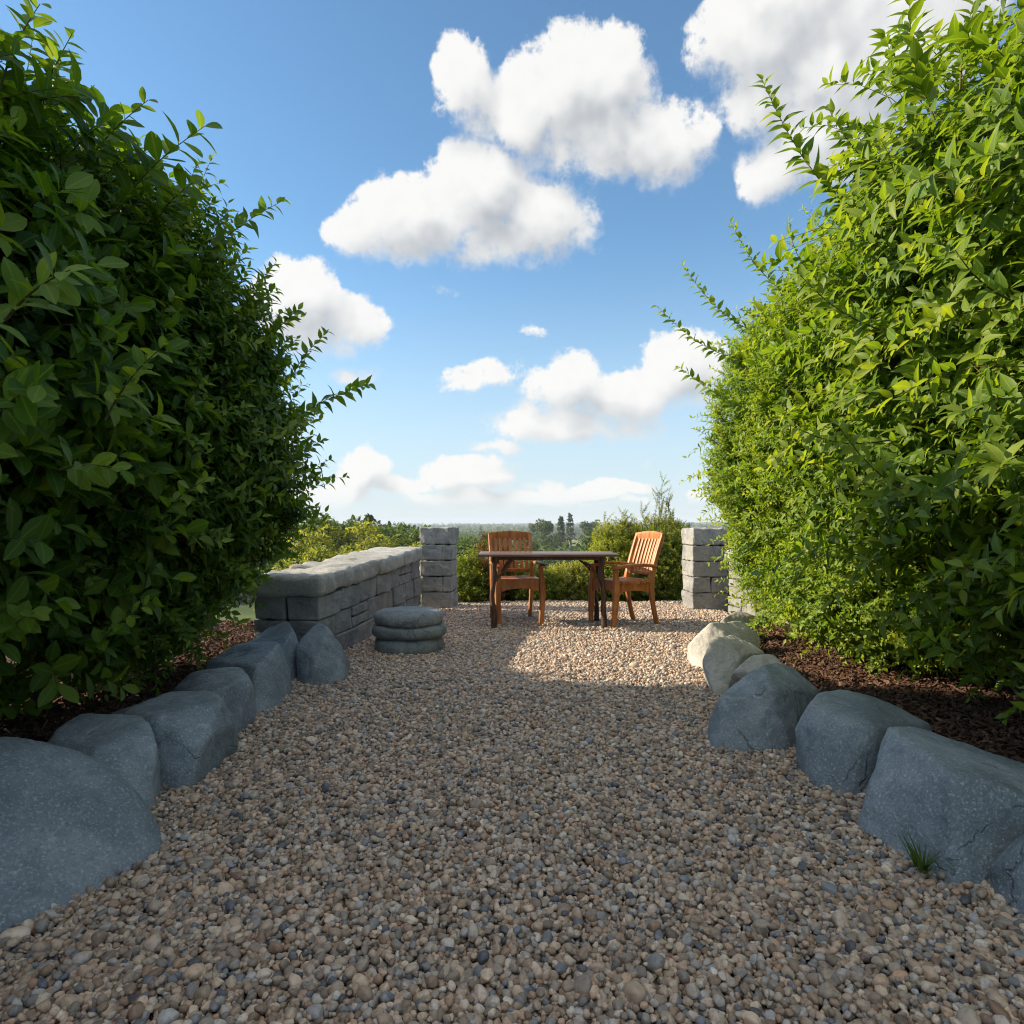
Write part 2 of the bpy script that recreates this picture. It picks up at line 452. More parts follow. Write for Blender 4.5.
GRAVEL = [(-1.35, -1.0), (-1.62, 1.6), (-1.62, 3.0), (-1.75, 4.4), (-1.62, 5.1), (-1.30, 7.0), (-1.14, 9.5), (2.75, 9.5), (2.62, 8.4), (2.35, 6.9),
          (1.9, 6.2), (1.75, 4.7), (1.45, 3.7), (1.62, 2.9), (1.75, 1.9), (1.9, -1.0)]
sheet('gravel_bed', M['dirt'], GRAVEL, -.028, .2, .004)
MULCH_L = [(-5.5, -1.0), (-1.40, -1.0), (-1.60, 2.0), (-1.60, 3.0), (-1.70, 4.6), (-1.60, 5.2), (-1.9, 5.4), (-2.05, 6.4), (-2.5, 7.2), (-5.5, 7.2)]
MULCH_R = [(6.0, -1.0), (1.7, -1.0), (1.65, 2.0), (1.5, 3.0), (1.42, 3.7), (1.7, 4.7), (1.85, 6.1), (2.3, 6.9), (2.62, 8.2), (6.0, 8.2)]
sheet('mulch_bed', M['soil'], MULCH_L, .012, .2, .02)
sheet('mulch_bed', M['soil'], MULCH_R, .012, .2, .02)

def inside(poly, x, y):
    r = np.zeros(x.shape, bool); n = len(poly)
    for i in range(n):
        x0, y0 = poly[i]; x1, y1 = poly[(i + 1) % n]
        c = ((y0 > y) != (y1 > y)) & (x < (x1 - x0) * (y - y0) / (y1 - y0 + 1e-12) + x0)
        r ^= c
    return r

def scatter(name, pts, scl, rot, mat, chip=False, nvar=8):
    """one object of countless pebbles or chips: points with an instanced shape"""
    me = bpy.data.meshes.new(name); me.vertices.add(len(pts)); me.vertices.foreach_set('co', pts.astype(np.float32).ravel())
    a = me.attributes.new('scl', 'FLOAT_VECTOR', 'POINT'); a.data.foreach_set('vector', scl.astype(np.float32).ravel())
    a = me.attributes.new('rot', 'FLOAT_VECTOR', 'POINT'); a.data.foreach_set('vector', rot.astype(np.float32).ravel())
    a = me.attributes.new('var', 'INT', 'POINT'); a.data.foreach_set('value', rng.integers(0, nvar, len(pts)).astype(np.int32))
    o = link(name, me, mat)
    t = bpy.data.node_groups.new(name + '_nodes', 'GeometryNodeTree')
    t.interface.new_socket('Geometry', in_out='INPUT', socket_type='NodeSocketGeometry')
    t.interface.new_socket('Geometry', in_out='OUTPUT', socket_type='NodeSocketGeometry')
    q = NT(t); gi = q.n('NodeGroupInput'); go = q.n('NodeGroupOutput')
    jn = q.n('GeometryNodeJoinGeometry')
    for k in range(nvar):
        if chip:
            s = q.n('GeometryNodeMeshCube'); s.inputs['Size'].default_value = (2, 2, 2)
            s.inputs['Vertices X'].default_value = 4; s.inputs['Vertices Y'].default_value = 3
        else:
            s = q.n('GeometryNodeMeshIcoSphere'); s.inputs['Subdivisions'].default_value = 3
        sp = q.n('GeometryNodeSetPosition'); q.l(s.outputs['Mesh'], sp.inputs['Geometry'])
        ps = q.n('GeometryNodeInputPosition')
        off = q.v('ADD', ps.outputs[0], (k * 7.3, k * 3.1, k * 1.7))
        nz = q.noise(off, 0.62, 1.6, .4, 0, 'Color')
        amt = 1.15 if not chip else .9
        q.l(q.v('SCALE', q.v('SUBTRACT', nz, (.5, .5, .5)), scale=amt), sp.inputs['Offset'])
        sm = q.n('GeometryNodeSetShadeSmooth'); q.l(sp.outputs[0], sm.inputs['Geometry'])
        sm.inputs['Shade Smooth'].default_value = not chip
        g2 = q.n('GeometryNodeGeometryToInstance'); q.l(sm.outputs[0], g2.inputs[0])
        q.l(g2.outputs[0], jn.inputs[0])
    def attr(nm, dt):
        nd = q.n('GeometryNodeInputNamedAttribute'); nd.data_type = dt; nd.inputs[0].default_value = nm
        return nd.outputs['Attribute']
    ip = q.n('GeometryNodeInstanceOnPoints')
    q.l(gi.outputs[0], ip.inputs['Points']); q.l(jn.outputs[0], ip.inputs['Instance'])
    ip.inputs['Pick Instance'].default_value = True
    q.l(attr('var', 'INT'), ip.inputs['Instance Index'])
    er = q.n('FunctionNodeEulerToRotation'); q.l(attr('rot', 'FLOAT_VECTOR'), er.inputs[0])
    q.l(er.outputs[0], ip.inputs['Rotation'])
    q.l(attr('scl', 'FLOAT_VECTOR'), ip.inputs['Scale'])
    ms = q.n('GeometryNodeSetMaterial'); ms.inputs['Material'].default_value = mat
    q.l(ip.outputs[0], ms.inputs[0]); q.l(ms.outputs[0], go.inputs[0])
    md = o.modifiers.new('scatter', 'NODES'); md.node_group = t
    return o

def build_gravel():
    P_, S_, R_ = [], [], []
    def layer(step, zlo, zhi, keep, smin, smax, y0=.9):
        xs = np.arange(-1.9, 2.9, step); ys = np.arange(y0, 9.5, step * .87)
        X, Y = np.meshgrid(xs, ys); X = X + (np.arange(len(ys)) % 2)[:, None] * step * .5
        X = X + rng.uniform(-.42, .42, X.shape) * step; Y = Y + rng.uniform(-.42, .42, X.shape) * step
        X = X.ravel(); Y = Y.ravel()
        k = inside(GRAVEL, X, Y) & (rng.random(X.shape) < keep)
        X, Y = X[k], Y[k]; n = len(X)
        s = np.clip(np.exp(rng.normal(0, .27, n)), .55, 1.75) * rng.uniform(smin, smax, n)
        sc = np.stack([s * rng.uniform(1.0, 1.28, n), s * rng.uniform(.85, 1.0, n), s * rng.uniform(.68, .95, n)], -1)
        bump = .008 * np.sin(X * 3.1 + Y) * np.cos(Y * 2.3)
        z = rng.uniform(zlo, zhi, n) + bump - .028
        P_.append(np.stack([X, Y, z], -1)); S_.append(sc)
        R_.append(np.stack([rng.normal(0, .35, n), rng.normal(0, .35, n), rng.uniform(0, 6.28, n)], -1))
    layer(.0178, .002, .009, 1.0, .0083, .0103)
    layer(.0218, .011, .018, .80, .0083, .0107)
    layer(.034, .018, .025, .60, .0085, .0112)
    # a few bigger ones
    layer(.15, .018, .026, .6, .0135, .0175)
    o = scatter('gravel', np.concatenate(P_), np.concatenate(S_), np.concatenate(R_), M['pebble'])
    tag(o, 'rounded multicoloured pebble gravel covering the whole path', 'gravel', None, 'stuff')

def build_chips():
    for poly, x0, x1, lab in ((MULCH_L, -3.6, -1.5, 'dark bark mulch in the shade under the left hedge'),
                              (MULCH_R, 1.4, 3.8, 'reddish bark mulch behind the row of rocks at the right')):
        n0 = 26000
        X = rng.uniform(x0, x1, n0); Y = rng.uniform(1.2, 7.6, n0)
        k = inside(poly, X, Y); X, Y = X[k], Y[k]; n = len(X)
        sc = np.stack([rng.uniform(.010, .026, n), rng.uniform(.004, .009, n), rng.uniform(.0012, .003, n)], -1)
        pts = np.stack([X, Y, rng.uniform(.02, .05, n)], -1)
        rt = np.stack([rng.normal(0, .45, n), rng.normal(0, .45, n), rng.uniform(0, 6.28, n)], -1)
        tag(scatter('bark_mulch', pts, sc, rt, M['chip'], True, 6), lab, 'mulch', None, 'stuff')

build_gravel()
build_chips()

# ------------------------------------------------------------------ rocks
def rock_mesh(name, pts, p=13, rough=.012, seed=0, grow=1.05, sub=6, lowfreq=.03):
    bm = bmesh.new()
    for c in pts: bm.verts.new(c)
    bmesh.ops.convex_hull(bm, input=bm.verts[:])
    for v in [v for v in bm.verts if not v.link_faces]: bm.verts.remove(v)
    bm.normal_update()
    cen = Vector((0, 0, 0)); A = 0
    for f in bm.faces:
        a = f.calc_area(); cen += f.calc_center_median() * a; A += a
    cen /= A
    N, H, W = [], [], []
    for f in bm.faces:
        nrm = f.normal.copy()
        if nrm.dot(f.calc_center_median() - cen) < 0: nrm = -nrm
        h_ = max(nrm.dot(f.calc_center_median() - cen), .02)
        w_ = f.calc_area()
        for i in range(len(N)):          # near-coplanar triangles count once
            if N[i].dot(nrm) > .985:
                t = W[i] + w_; N[i] = (N[i] * W[i] + nrm * w_).normalized(); H[i] = (H[i] * W[i] + h_ * w_) / t; W[i] = t; break
        else:
            N.append(nrm); H.append(h_); W.append(w_)
    bm.free()
    N = np.array(N); H = np.array(H)
    # chipped corners: small extra facets
    rg = np.random.default_rng(100 + seed)
    ex = norm(rg.standard_normal((2 if seed == 1 else 12, 3))); pp = np.array([tuple(v) for v in pts]) - np.array(cen)
    sup = (ex @ pp.T).max(1)
    N = np.concatenate([N, ex]); H = np.concatenate([H, sup * rg.uniform(.88, .98, len(ex))])
    b2 = bmesh.new(); bmesh.ops.create_icosphere(b2, subdivisions=sub, radius=1.0)
    D = np.array([v.co[:] for v in b2.verts]); D = norm(D)
    proj = np.maximum(D @ N.T, 0) / H[None, :]
    r = (np.sum(proj ** p, axis=1)) ** (-1.0 / p) * grow
    sz = float(np.mean(H))
    off = Vector((seed * 5.7, seed * 3.3, seed * 1.9))
    V = np.array(cen)[None, :] + D * r[:, None]
    for i, v in enumerate(b2.verts):
        q = Vector(V[i])
        n1 = mnoise.fractal(q * (1.0 / max(sz, .05)) * .55 + off, 1.0, 2.1, 3)
        n2 = mnoise.fractal(q * 16 + off, .9, 2.1, 4)
        v.co = q + Vector(D[i]) * (n1 * lowfreq + n2 * rough * .35)
    return bm_mesh(name, b2)

def rock(pts, label, mat, seed, group, p=13, lowfreq=.012, rough=.016):
    me = rock_mesh('rock', pts, p * (1.3 if seed == 1 else 3.4), rough, seed, grow=1.10 if seed == 1 else 1.02, lowfreq=lowfreq)
    c = Vector((sum(q.x for q in pts) / len(pts), sum(q.y for q in pts) / len(pts), 0))
    me.transform(Matrix.Translation(-c))
    o = link('rock', me, mat, None, True); o.location = c
    tag(o, label, 'rock', group)
    return o

def down(*vs, d=.10):
    return [Vector((v.x, v.y, -d)) for v in vs]

V3 = lambda x, y, z: Vector((x, y, z))
GL = 'rocks edging the left bed'
GR = 'rocks edging the right bed'
def rocks():
    # left row, from the camera backwards
    b = [G(166, 838), G(124, 886), G(46, 934), G(-10, 955), V3(-1.85, 1.45, 0), V3(-2.5, 1.75, 0), V3(-2.45, 2.5, 0), V3(-1.65, 2.62, 0)]
    rock(down(*b) + [P(160, 812, 2.33), P(130, 776, 2.36), P(100, 757, 2.36), P(50, 742, 2.38), P(-10, 737, 2.25), V3(-2.0, 1.75, .36), V3(-2.3, 2.3, .34)],
         'big rounded grey boulder at the left edge, largest of the left row of rocks', M['rock'], 1, GL, 9)
    b = [G(160, 801), G(160, 772), G(112, 826), V3(-1.98, 2.55, 0), V3(-1.95, 3.0, 0), V3(-1.62, 3.0, 0)]
    rock(down(*b) + [P(104, 752, 2.55), P(148, 724, 2.78), P(158, 752, 2.66), P(78, 714, 3.0), P(135, 713, 3.02), P(44, 740, 2.78)],
         'squarish flat-topped grey rock just behind the big boulder at the left edge', M['rock'], 2, GL, 15)
    b = [G(152, 786), G(196, 783), G(236, 748), V3(-1.95, 3.05, 0), V3(-1.85, 3.5, 0), V3(-1.45, 3.5, 0)]
    rock(down(*b) + [P(154, 714, 2.84), P(224, 701, 3.08), P(236, 722, 3.15), P(160, 691, 3.35), P(206, 692, 3.3), P(112, 708, 3.25), P(198, 752, 2.8)],
         'bulging grey rock with a humped top, second rock past the big left boulder', M['rock'], 3, GL, 12)
    b = [G(233, 739), G(255, 717), G(212, 742), V3(-1.9, 3.55, 0), V3(-1.9, 4.0, 0), V3(-1.6, 4.1, 0)]
    rock(down(*b) + [P(214, 694, 3.4), P(249, 674, 3.66), P(254, 690, 3.7), P(194, 671, 3.85), P(236, 666, 3.98), P(176, 687, 3.7)],
         'short blocky grey rock with a sloping flat top, midway along the left row', M['rock'], 4, GL, 15)
    b = [G(254, 715), G(278, 709), G(292, 688), G(226, 712), V3(-1.95, 4.2, 0), V3(-1.95, 4.7, 0), V3(-1.6, 4.75, 0)]
    rock(down(*b) + [P(256, 665, 3.95), P(279, 645, 4.3), P(291, 673, 4.42), P(234, 645, 4.5), P(273, 641, 4.6), P(206, 663, 4.25)],
         'grey rock with a triangular front face, next to the pointed rock near the wall end', M['rock'], 5, GL, 16)
    b = [G(289, 685), G(298, 680), G(272, 688), V3(-1.88, 4.9, 0), V3(-1.88, 5.25, 0), V3(-1.6, 5.2, 0)]
    rock(down(*b) + [P(279, 646, 4.62), P(292, 627, 4.85), P(298, 640, 4.88), P(266, 626, 5.0), P(289, 620, 5.05), P(247, 642, 4.85)],
         'narrow upright grey rock wedged against the left wall end beside the pointed rock', M['rock'], 6, GL, 15)
    b = [G(298, 682), G(308, 685), G(344, 682), G(351, 664), V3(-1.5, 4.95, 0), V3(-1.35, 5.12, 0)]
    rock(down(*b) + [P(316, 622, 4.86), P(328, 628, 4.8), P(342, 648, 4.8), P(296, 648, 4.7), P(350, 660, 4.98), P(318, 660, 4.58)],
         'pointed pyramid-like grey rock standing on the gravel before the left wall end', M['rock'], 7, GL, 13)
    # right row, from the camera backwards
    b = [G(994, 890), G(1012, 912), G(1045, 935), V3(2.0, 1.7, 0), V3(2.1, 2.05, 0), V3(1.62, 2.12, 0)]
    rock(down(*b) + [P(1004, 848, 1.97), P(1030, 824, 1.98), P(1030, 860, 1.85), P(1090, 820, 1.95), P(1120, 880, 1.75), P(990, 868, 2.02)],
         'grey rock cut off by the right edge of the picture, nearest of the right row', M['rock'], 8, GR, 12)
    b = [G(855, 820), G(884, 842), G(955, 886), G(992, 872), V3(1.75, 2.15, 0), V3(2.15, 2.35, 0), V3(2.1, 2.85, 0), V3(1.6, 2.85, 0)]
    rock(down(*b) + [P(958, 770, 2.14), P(888, 730, 2.55), P(918, 729, 2.78), P(1026, 766, 2.55), P(1090, 795, 2.4), P(854, 795, 2.46), P(1030, 800, 2.12)],
         'largest rock of the right row, angular, with a grass tuft at its foot', M['rock'], 9, GR, 17)
    b = [G(801, 769), G(820, 790), G(848, 799), G(860, 772), V3(1.75, 2.85, 0), V3(1.95, 3.2, 0), V3(1.5, 3.4, 0)]
    rock(down(*b) + [P(806, 704, 3.0), P(872, 729, 2.75), P(856, 690, 3.35), P(888, 701, 3.3), P(932, 726, 3.12), P(794, 728, 3.02), P(818, 693, 3.2)],
         'flat-topped grey rock between the largest right rock and the dark wedge', M['rock'], 10, GR, 15)
    b = [G(714, 750), G(750, 752), G(797, 748), G(708, 728), V3(1.55, 3.45, 0), V3(1.6, 3.75, 0), V3(1.2, 3.85, 0)]
    rock(down(*b) + [P(760, 663, 3.6), P(790, 664, 3.75), P(822, 692, 3.62), P(722, 694, 3.38), P(708, 722, 3.42), P(772, 690, 3.3)],
         'dark bluish grey wedge-shaped rock in the shade in front of the pale sunlit rocks', M['rock'], 11, GR, 14)
    b = [G(736, 690), G(770, 690), V3(1.62, 4.0, 0), V3(1.62, 4.3, 0), V3(1.35, 4.4, 0)]
    rock(down(*b) + [P(732, 672, 4.1), P(752, 655, 4.2), P(775, 655, 4.3), P(790, 672, 4.15), P(760, 672, 4.05)],
         'low pale rock mostly hidden behind the dark bluish wedge-shaped rock', M['rock_pale'], 12, GR, 12)
    b = [G(720, 695), G(735, 692), G(704, 672), V3(1.62, 4.5, 0), V3(1.65, 4.85, 0), V3(1.4, 4.95, 0)]
    rock(down(*b) + [P(712, 638, 4.45), P(732, 635, 4.75), P(764, 649, 4.72), P(703, 660, 4.42), P(740, 656, 4.4)],
         'pale sunlit rock with a tall smooth front, middle of the pale rocks at the right', M['rock_pale'], 13, GR, 13)
    b = [G(697, 668), G(708, 670), G(688, 655), V3(1.8, 5.2, 0), V3(1.9, 5.7, 0), V3(1.55, 5.8, 0)]
    rock(down(*b) + [P(710, 623, 5.3), P(740, 621, 5.6), P(762, 638, 5.45), P(688, 645, 5.25), P(730, 640, 5.2)],
         'pale sunlit rock bulging onto the gravel, farthest left of the pale rocks at the right', M['rock_pale'], 14, GR, 11)
    b = [G(716, 644), G(740, 645), V3(2.1, 5.9, 0), V3(2.15, 6.3, 0), V3(1.8, 6.4, 0)]
    rock(down(*b) + [P(722, 618, 6.0), P(740, 610, 6.15), P(760, 618, 6.1), P(716, 630, 6.0)],
         'mossy pale rock half hidden under the fine-leaved bush, farthest of the right row', M['rock_pale'], 15, GR, 11)
rocks()

# ------------------------------------------------------------------ masonry
def block(bm, x0, x1, y0, y1, z0, z1, bev=.014, jit=.008, seed=0):
    """one rough-hewn stone block"""
    r = bmesh.ops.create_cube(bm, size=1.0)
    vs = r['verts']
    for v in vs:
        v.co = Vector((x0 if v.co.x < 0 else x1, y0 if v.co.y < 0 else y1, z0 if v.co.z < 0 else z1))
        v.co += Vector((random.uniform(-1, 1), random.uniform(-1, 1), random.uniform(-.4, .4))) * jit
    ed = list({e for v in vs for e in v.link_edges})
    bmesh.ops.bevel(bm, geom=ed, offset=bev * random.uniform(.8, 1.4), segments=3, profile=.55, affect='EDGES')

def roughen(me, amp=.006, freq=9.0, subdiv=2, maxlen=.05):
    bm = bmesh.new(); bm.from_mesh(me)
    for _ in range(subdiv):
        ed = [e for e in bm.edges if e.calc_length() > maxlen]
        if ed: bmesh.ops.subdivide_edges(bm, edges=ed, cuts=1, use_grid_fill=True)
    bm.normal_update()
    for v in bm.verts:
        n = mnoise.fractal(v.co * freq, .9, 2.1, 4)
        v.co += v.normal * n * amp
    bmesh.ops.triangulate(bm, faces=[f for f in bm.faces if len(f.verts) > 4])
    bm.to_mesh(me); bm.free()

def wall(name, A, B, thick, hA, hB, cap_t, side, label, ncap, seed):
    """parapet from A to B (inner face line); body of random blocks, big rounded coping stones"""
    random.seed(seed)
    d = (B - A); L = d.length; ang = math.atan2(d.y, d.x)
    root = empty(name, (A.x, A.y, 0), ang)
    tag(root, label, 'stone wall', 'stone parapet walls')
    s = side                                   # +1: thickness to the left of A->B
    ht = lambda x: (hA + (hB - hA) * x / L) - cap_t
    bm = bmesh.new(); core = bmesh.new()
    y_in, y_out = 0.0, s * thick
    nrow = 3
    for side_y in (0, 1):
        for r in range(nrow):
            x = 0.0
            while x < L - 1e-4:
                w = random.uniform(.32, .58)
                if L - x - w < .15: w = L - x
                def zz(k, xx): return -.06 + (ht(xx) + .06) * [0, .36, .68, 1.0][k]
                xm = x + w / 2
                z0, z1 = zz(r, xm), zz(r + 1, xm)
                dep = thick * .5
                off = random.uniform(-.012, .014)
                ya, yb = (y_in - s * off, y_in + s * dep * .96) if side_y == 0 else (y_in + s * dep * 1.04, y_out + s * off)
                cuts = [(x, x + w, z0, z1)]
                if random.random() < .22 and w > .3:     # split a block into two thin ones
                    zm = z0 + (z1 - z0) * random.uniform(.4, .6)
                    if random.random() < .5: cuts = [(x, x + w, z0, zm), (x, x + w, zm, z1)]
                    else:
                        xs = x + w * random.uniform(.4, .6); cuts = [(x, xs, z0, z1), (xs, x + w, z0, z1)]
                for (xa, xb, za, zb) in cuts:
                    block(bm, xa + .004, xb - .004, min(ya, yb), max(ya, yb), za + .004, zb - .004)
                x += w
    r = bmesh.ops.create_cube(core, size=1.0)
    for v in r['verts']:
        xx = .05 if v.co.x < 0 else L - .05
        v.co = Vector((xx, s * .04 if v.co.y < 0 else s * (thick - .04), -.05 if v.co.z < 0 else ht(xx) - .012))
    if s < 0: bmesh.ops.reverse_faces(core, faces=core.faces[:])
    me = bm_mesh('masonry', bm); roughen(me, .011, 9, 2, .05)
    link('masonry', me, M['wall'], root, False)
    link('mortar_core', bm_mesh('mortar_core', core), M['wall_joint'], root)
    # coping stones, each one a part
    xs = [0.0]
    for k in range(ncap): xs.append(xs[-1] + random.uniform(.8, 1.25))
    xs = [-.05 + (x / xs[-1]) * (L + .05) for x in xs]
    for k in range(ncap):
        x0, x1 = xs[k] + .010, xs[k + 1] - .010
        ov = random.uniform(.03, .065)
        a0 = y_in - s * ov; a1 = y_out + s * ov
        b0, b1 = ht(max(x0, 0)), ht(x1)
        bm = bmesh.new(); r = bmesh.ops.create_cube(bm, size=1.0)
        for v in r['verts']:
            xx = x0 if v.co.x < 0 else x1; base = b0 if v.co.x < 0 else b1
            top = cap_t * random.uniform(.94, 1.06)
            v.co = Vector((xx, min(a0, a1) if v.co.y < 0 else max(a0, a1), base + .004 if v.co.z < 0 else base + top))
        bmesh.ops.bevel(bm, geom=bm.edges[:], offset=.042, segments=4, profile=.55, affect='EDGES')
        me = bm_mesh('coping_stone', bm); roughen(me, .024, 7.0, 3, .04)
        link('coping_stone', me, M['cap'], root, True)
    return root

wall('stone_wall', V3(-1.47, 5.16, 0), V3(-1.155, 8.58, 0), .5, .665, .775, .165, 1,
     'low rough stone parapet with rounded coping running along the left side to the pillar', 4, 3)
wall('stone_wall', V3(2.66, 8.40, 0), V3(2.95, 5.6, 0), .5, .75, .72, .14, 1,
     'pale stone parapet mostly hidden behind the fine-leaved bush at the right', 3, 8)

def pillar(cx, cy, w, h, rz, label, seed):
    random.seed(seed)
    root = empty('stone_pillar', (cx, cy, 0), rz)
    tag(root, label, 'pillar', 'stone gate pillars')
    bm = bmesh.new(); a = w / 2
    zs = [-.06, .20, .40, .60, .80]
    zs = [z * h / 1.02 if z > 0 else z for z in zs]
    for k in range(4):
        z0, z1 = zs[k] + .004, zs[k + 1] - .004
        j = random.uniform(-.008, .008)
        if k % 2 == 1:
            m_ = random.uniform(-.06, .10)
            block(bm, -a + j, m_ - .004, -a, a, z0, z1); block(bm, m_ + .004, a + j, -a, a, z0, z1)
        else:
            block(bm, -a + j, a + j, -a + j, a + j, z0, z1)
    me = bm_mesh('shaft', bm); roughen(me, .015, 10, 3, .05)
    link('shaft', me, M['wall'], root)
    bm = bmesh.new(); block(bm, -a - .006, a + .006, -a - .006, a + .006, zs[4] + .004, h, .02)
    me = bm_mesh('top_block', bm); roughen(me, .018, 10, 3, .05)
    link('top_block', me, M['wall'], root)
    return root
pillar(-.945, 8.86, .42, 1.02, R(-4), 'square stone pillar at the far end of the left parapet wall', 5)
pillar(2.47, 8.78, .45, 1.01, R(3), 'square stone pillar at the right, beside the tall airy shrub', 6)

# stone stool of stacked round slabs
def stool():
    c = G(409, 654); c.y += .27; c.x = (409 - 512) / FPX * c.y
    root = empty('stone_stool', (c.x, c.y, 0))
    tag(root, 'low round stool of stacked weathered grey stone slabs on the gravel', 'stone stool')
    prof = [('lower_slab', -.05, .120, .292), ('middle_slab', .095, .225, .310), ('top_slab', .195, .335, .296)]
    for i, (nm, z0, z1, rad) in enumerate(prof):
        nu, nv = 72, 22; V = []; F = []
        hh = (z1 - z0) / 2; zc = (z0 + z1) / 2
        for a in range(nv):
            ph = -math.pi / 2 + math.pi * a / (nv - 1)
            e = .30
            cr = abs(math.cos(ph)) ** e * (1 if math.cos(ph) >= 0 else -1); sz = abs(math.sin(ph)) ** .75 * (1 if math.sin(ph) >= 0 else -1)
            for b in range(nu):
                th = 2 * math.pi * b / nu
                r = rad * cr * (1 + .025 * math.sin(2 * th + i * 2) + .015 * math.sin(5 * th + i))
                q = Vector((r * math.cos(th), r * math.sin(th), zc + hh * sz))
                q += Vector((math.cos(th), math.sin(th), sz * .6)) * (.009 * mnoise.fractal(q * 9 + Vector((i * 4, 0, 0)), .9, 2.1, 4))
                V.append(q[:])
        for a in range(nv - 1):
            for b in range(nu):
                F.append((a * nu + b, a * nu + (b + 1) % nu, (a + 1) * nu + (b + 1) % nu, (a + 1) * nu + b))
        link(nm, np_mesh(nm, np.array(V), np.array(F)), M['stool'], root, True)
stool()

# ------------------------------------------------------------------ furniture
def box(bm, c, s, rot=None, bev=.006, seg=2):
    r = bmesh.ops.create_cube(bm, size=1.0); vs = r['verts']
    mt = Matrix.Translation(Vector(c)) @ (Euler(rot).to_matrix().to_4x4() if rot else Matrix.Identity(4))
    for v in vs: v.co = mt @ Vector((v.co.x * s[0], v.co.y * s[1], v.co.z * s[2]))
    if bev:
        ed = list({e for v in vs for e in v.link_edges})
        bmesh.ops.bevel(bm, geom=ed, offset=bev, segments=seg, profile=.6, affect='EDGES')

def sweep(bm, path, sizes, up=(0, 0, 1), n=8, power=4.0):
    """rounded-rectangle section swept along a path; sizes = (w,h) per point"""
    pts = [Vector(p) for p in path]; rings = []
    for i, p in enumerate(pts):
        t = (pts[min(i + 1, len(pts) - 1)] - pts[max(i - 1, 0)]).normalized()
        u = Vector(up); sd = t.cross(u)
        if sd.length < 1e-3: sd = t.cross(Vector((0, 1, 0)))
        sd.normalize(); u = sd.cross(t).normalized()
        w, h = sizes[i] if isinstance(sizes, list) else sizes
        ring = []
        for k in range(n * 2):
            a = 2 * math.pi * (k + .5) / (n * 2); c, s = math.cos(a), math.sin(a)
            x = abs(c) ** (2 / power) * math.copysign(1, c); y = abs(s) ** (2 / power) * math.copysign(1, s)
            ring.append(bm.verts.new(p + sd * x * w / 2 + u * y * h / 2))
        rings.append(ring)
    m = n * 2
    for a, b in zip(rings, rings[1:]):
        for k in range(m): bm.faces.new((a[k], a[(k + 1) % m], b[(k + 1) % m], b[k]))
    bm.faces.new(list(reversed(rings[0]))); bm.faces.new(rings[-1])
    bmesh.ops.recalc_face_normals(bm, faces=bm.faces[:])

def lerp(a, b, t): return a + (b - a) * t

def auto_smooth(o):
    o.data.polygons.foreach_set('use_smooth', np.ones(len(o.data.polygons), dtype=bool))
    try: o.data.set_sharp_from_angle(angle=R(38))
    except Exception: pass

def part(name, bm, mat, root):
    o = link(name, bm_mesh(name, bm), mat, root); auto_smooth(o); return o

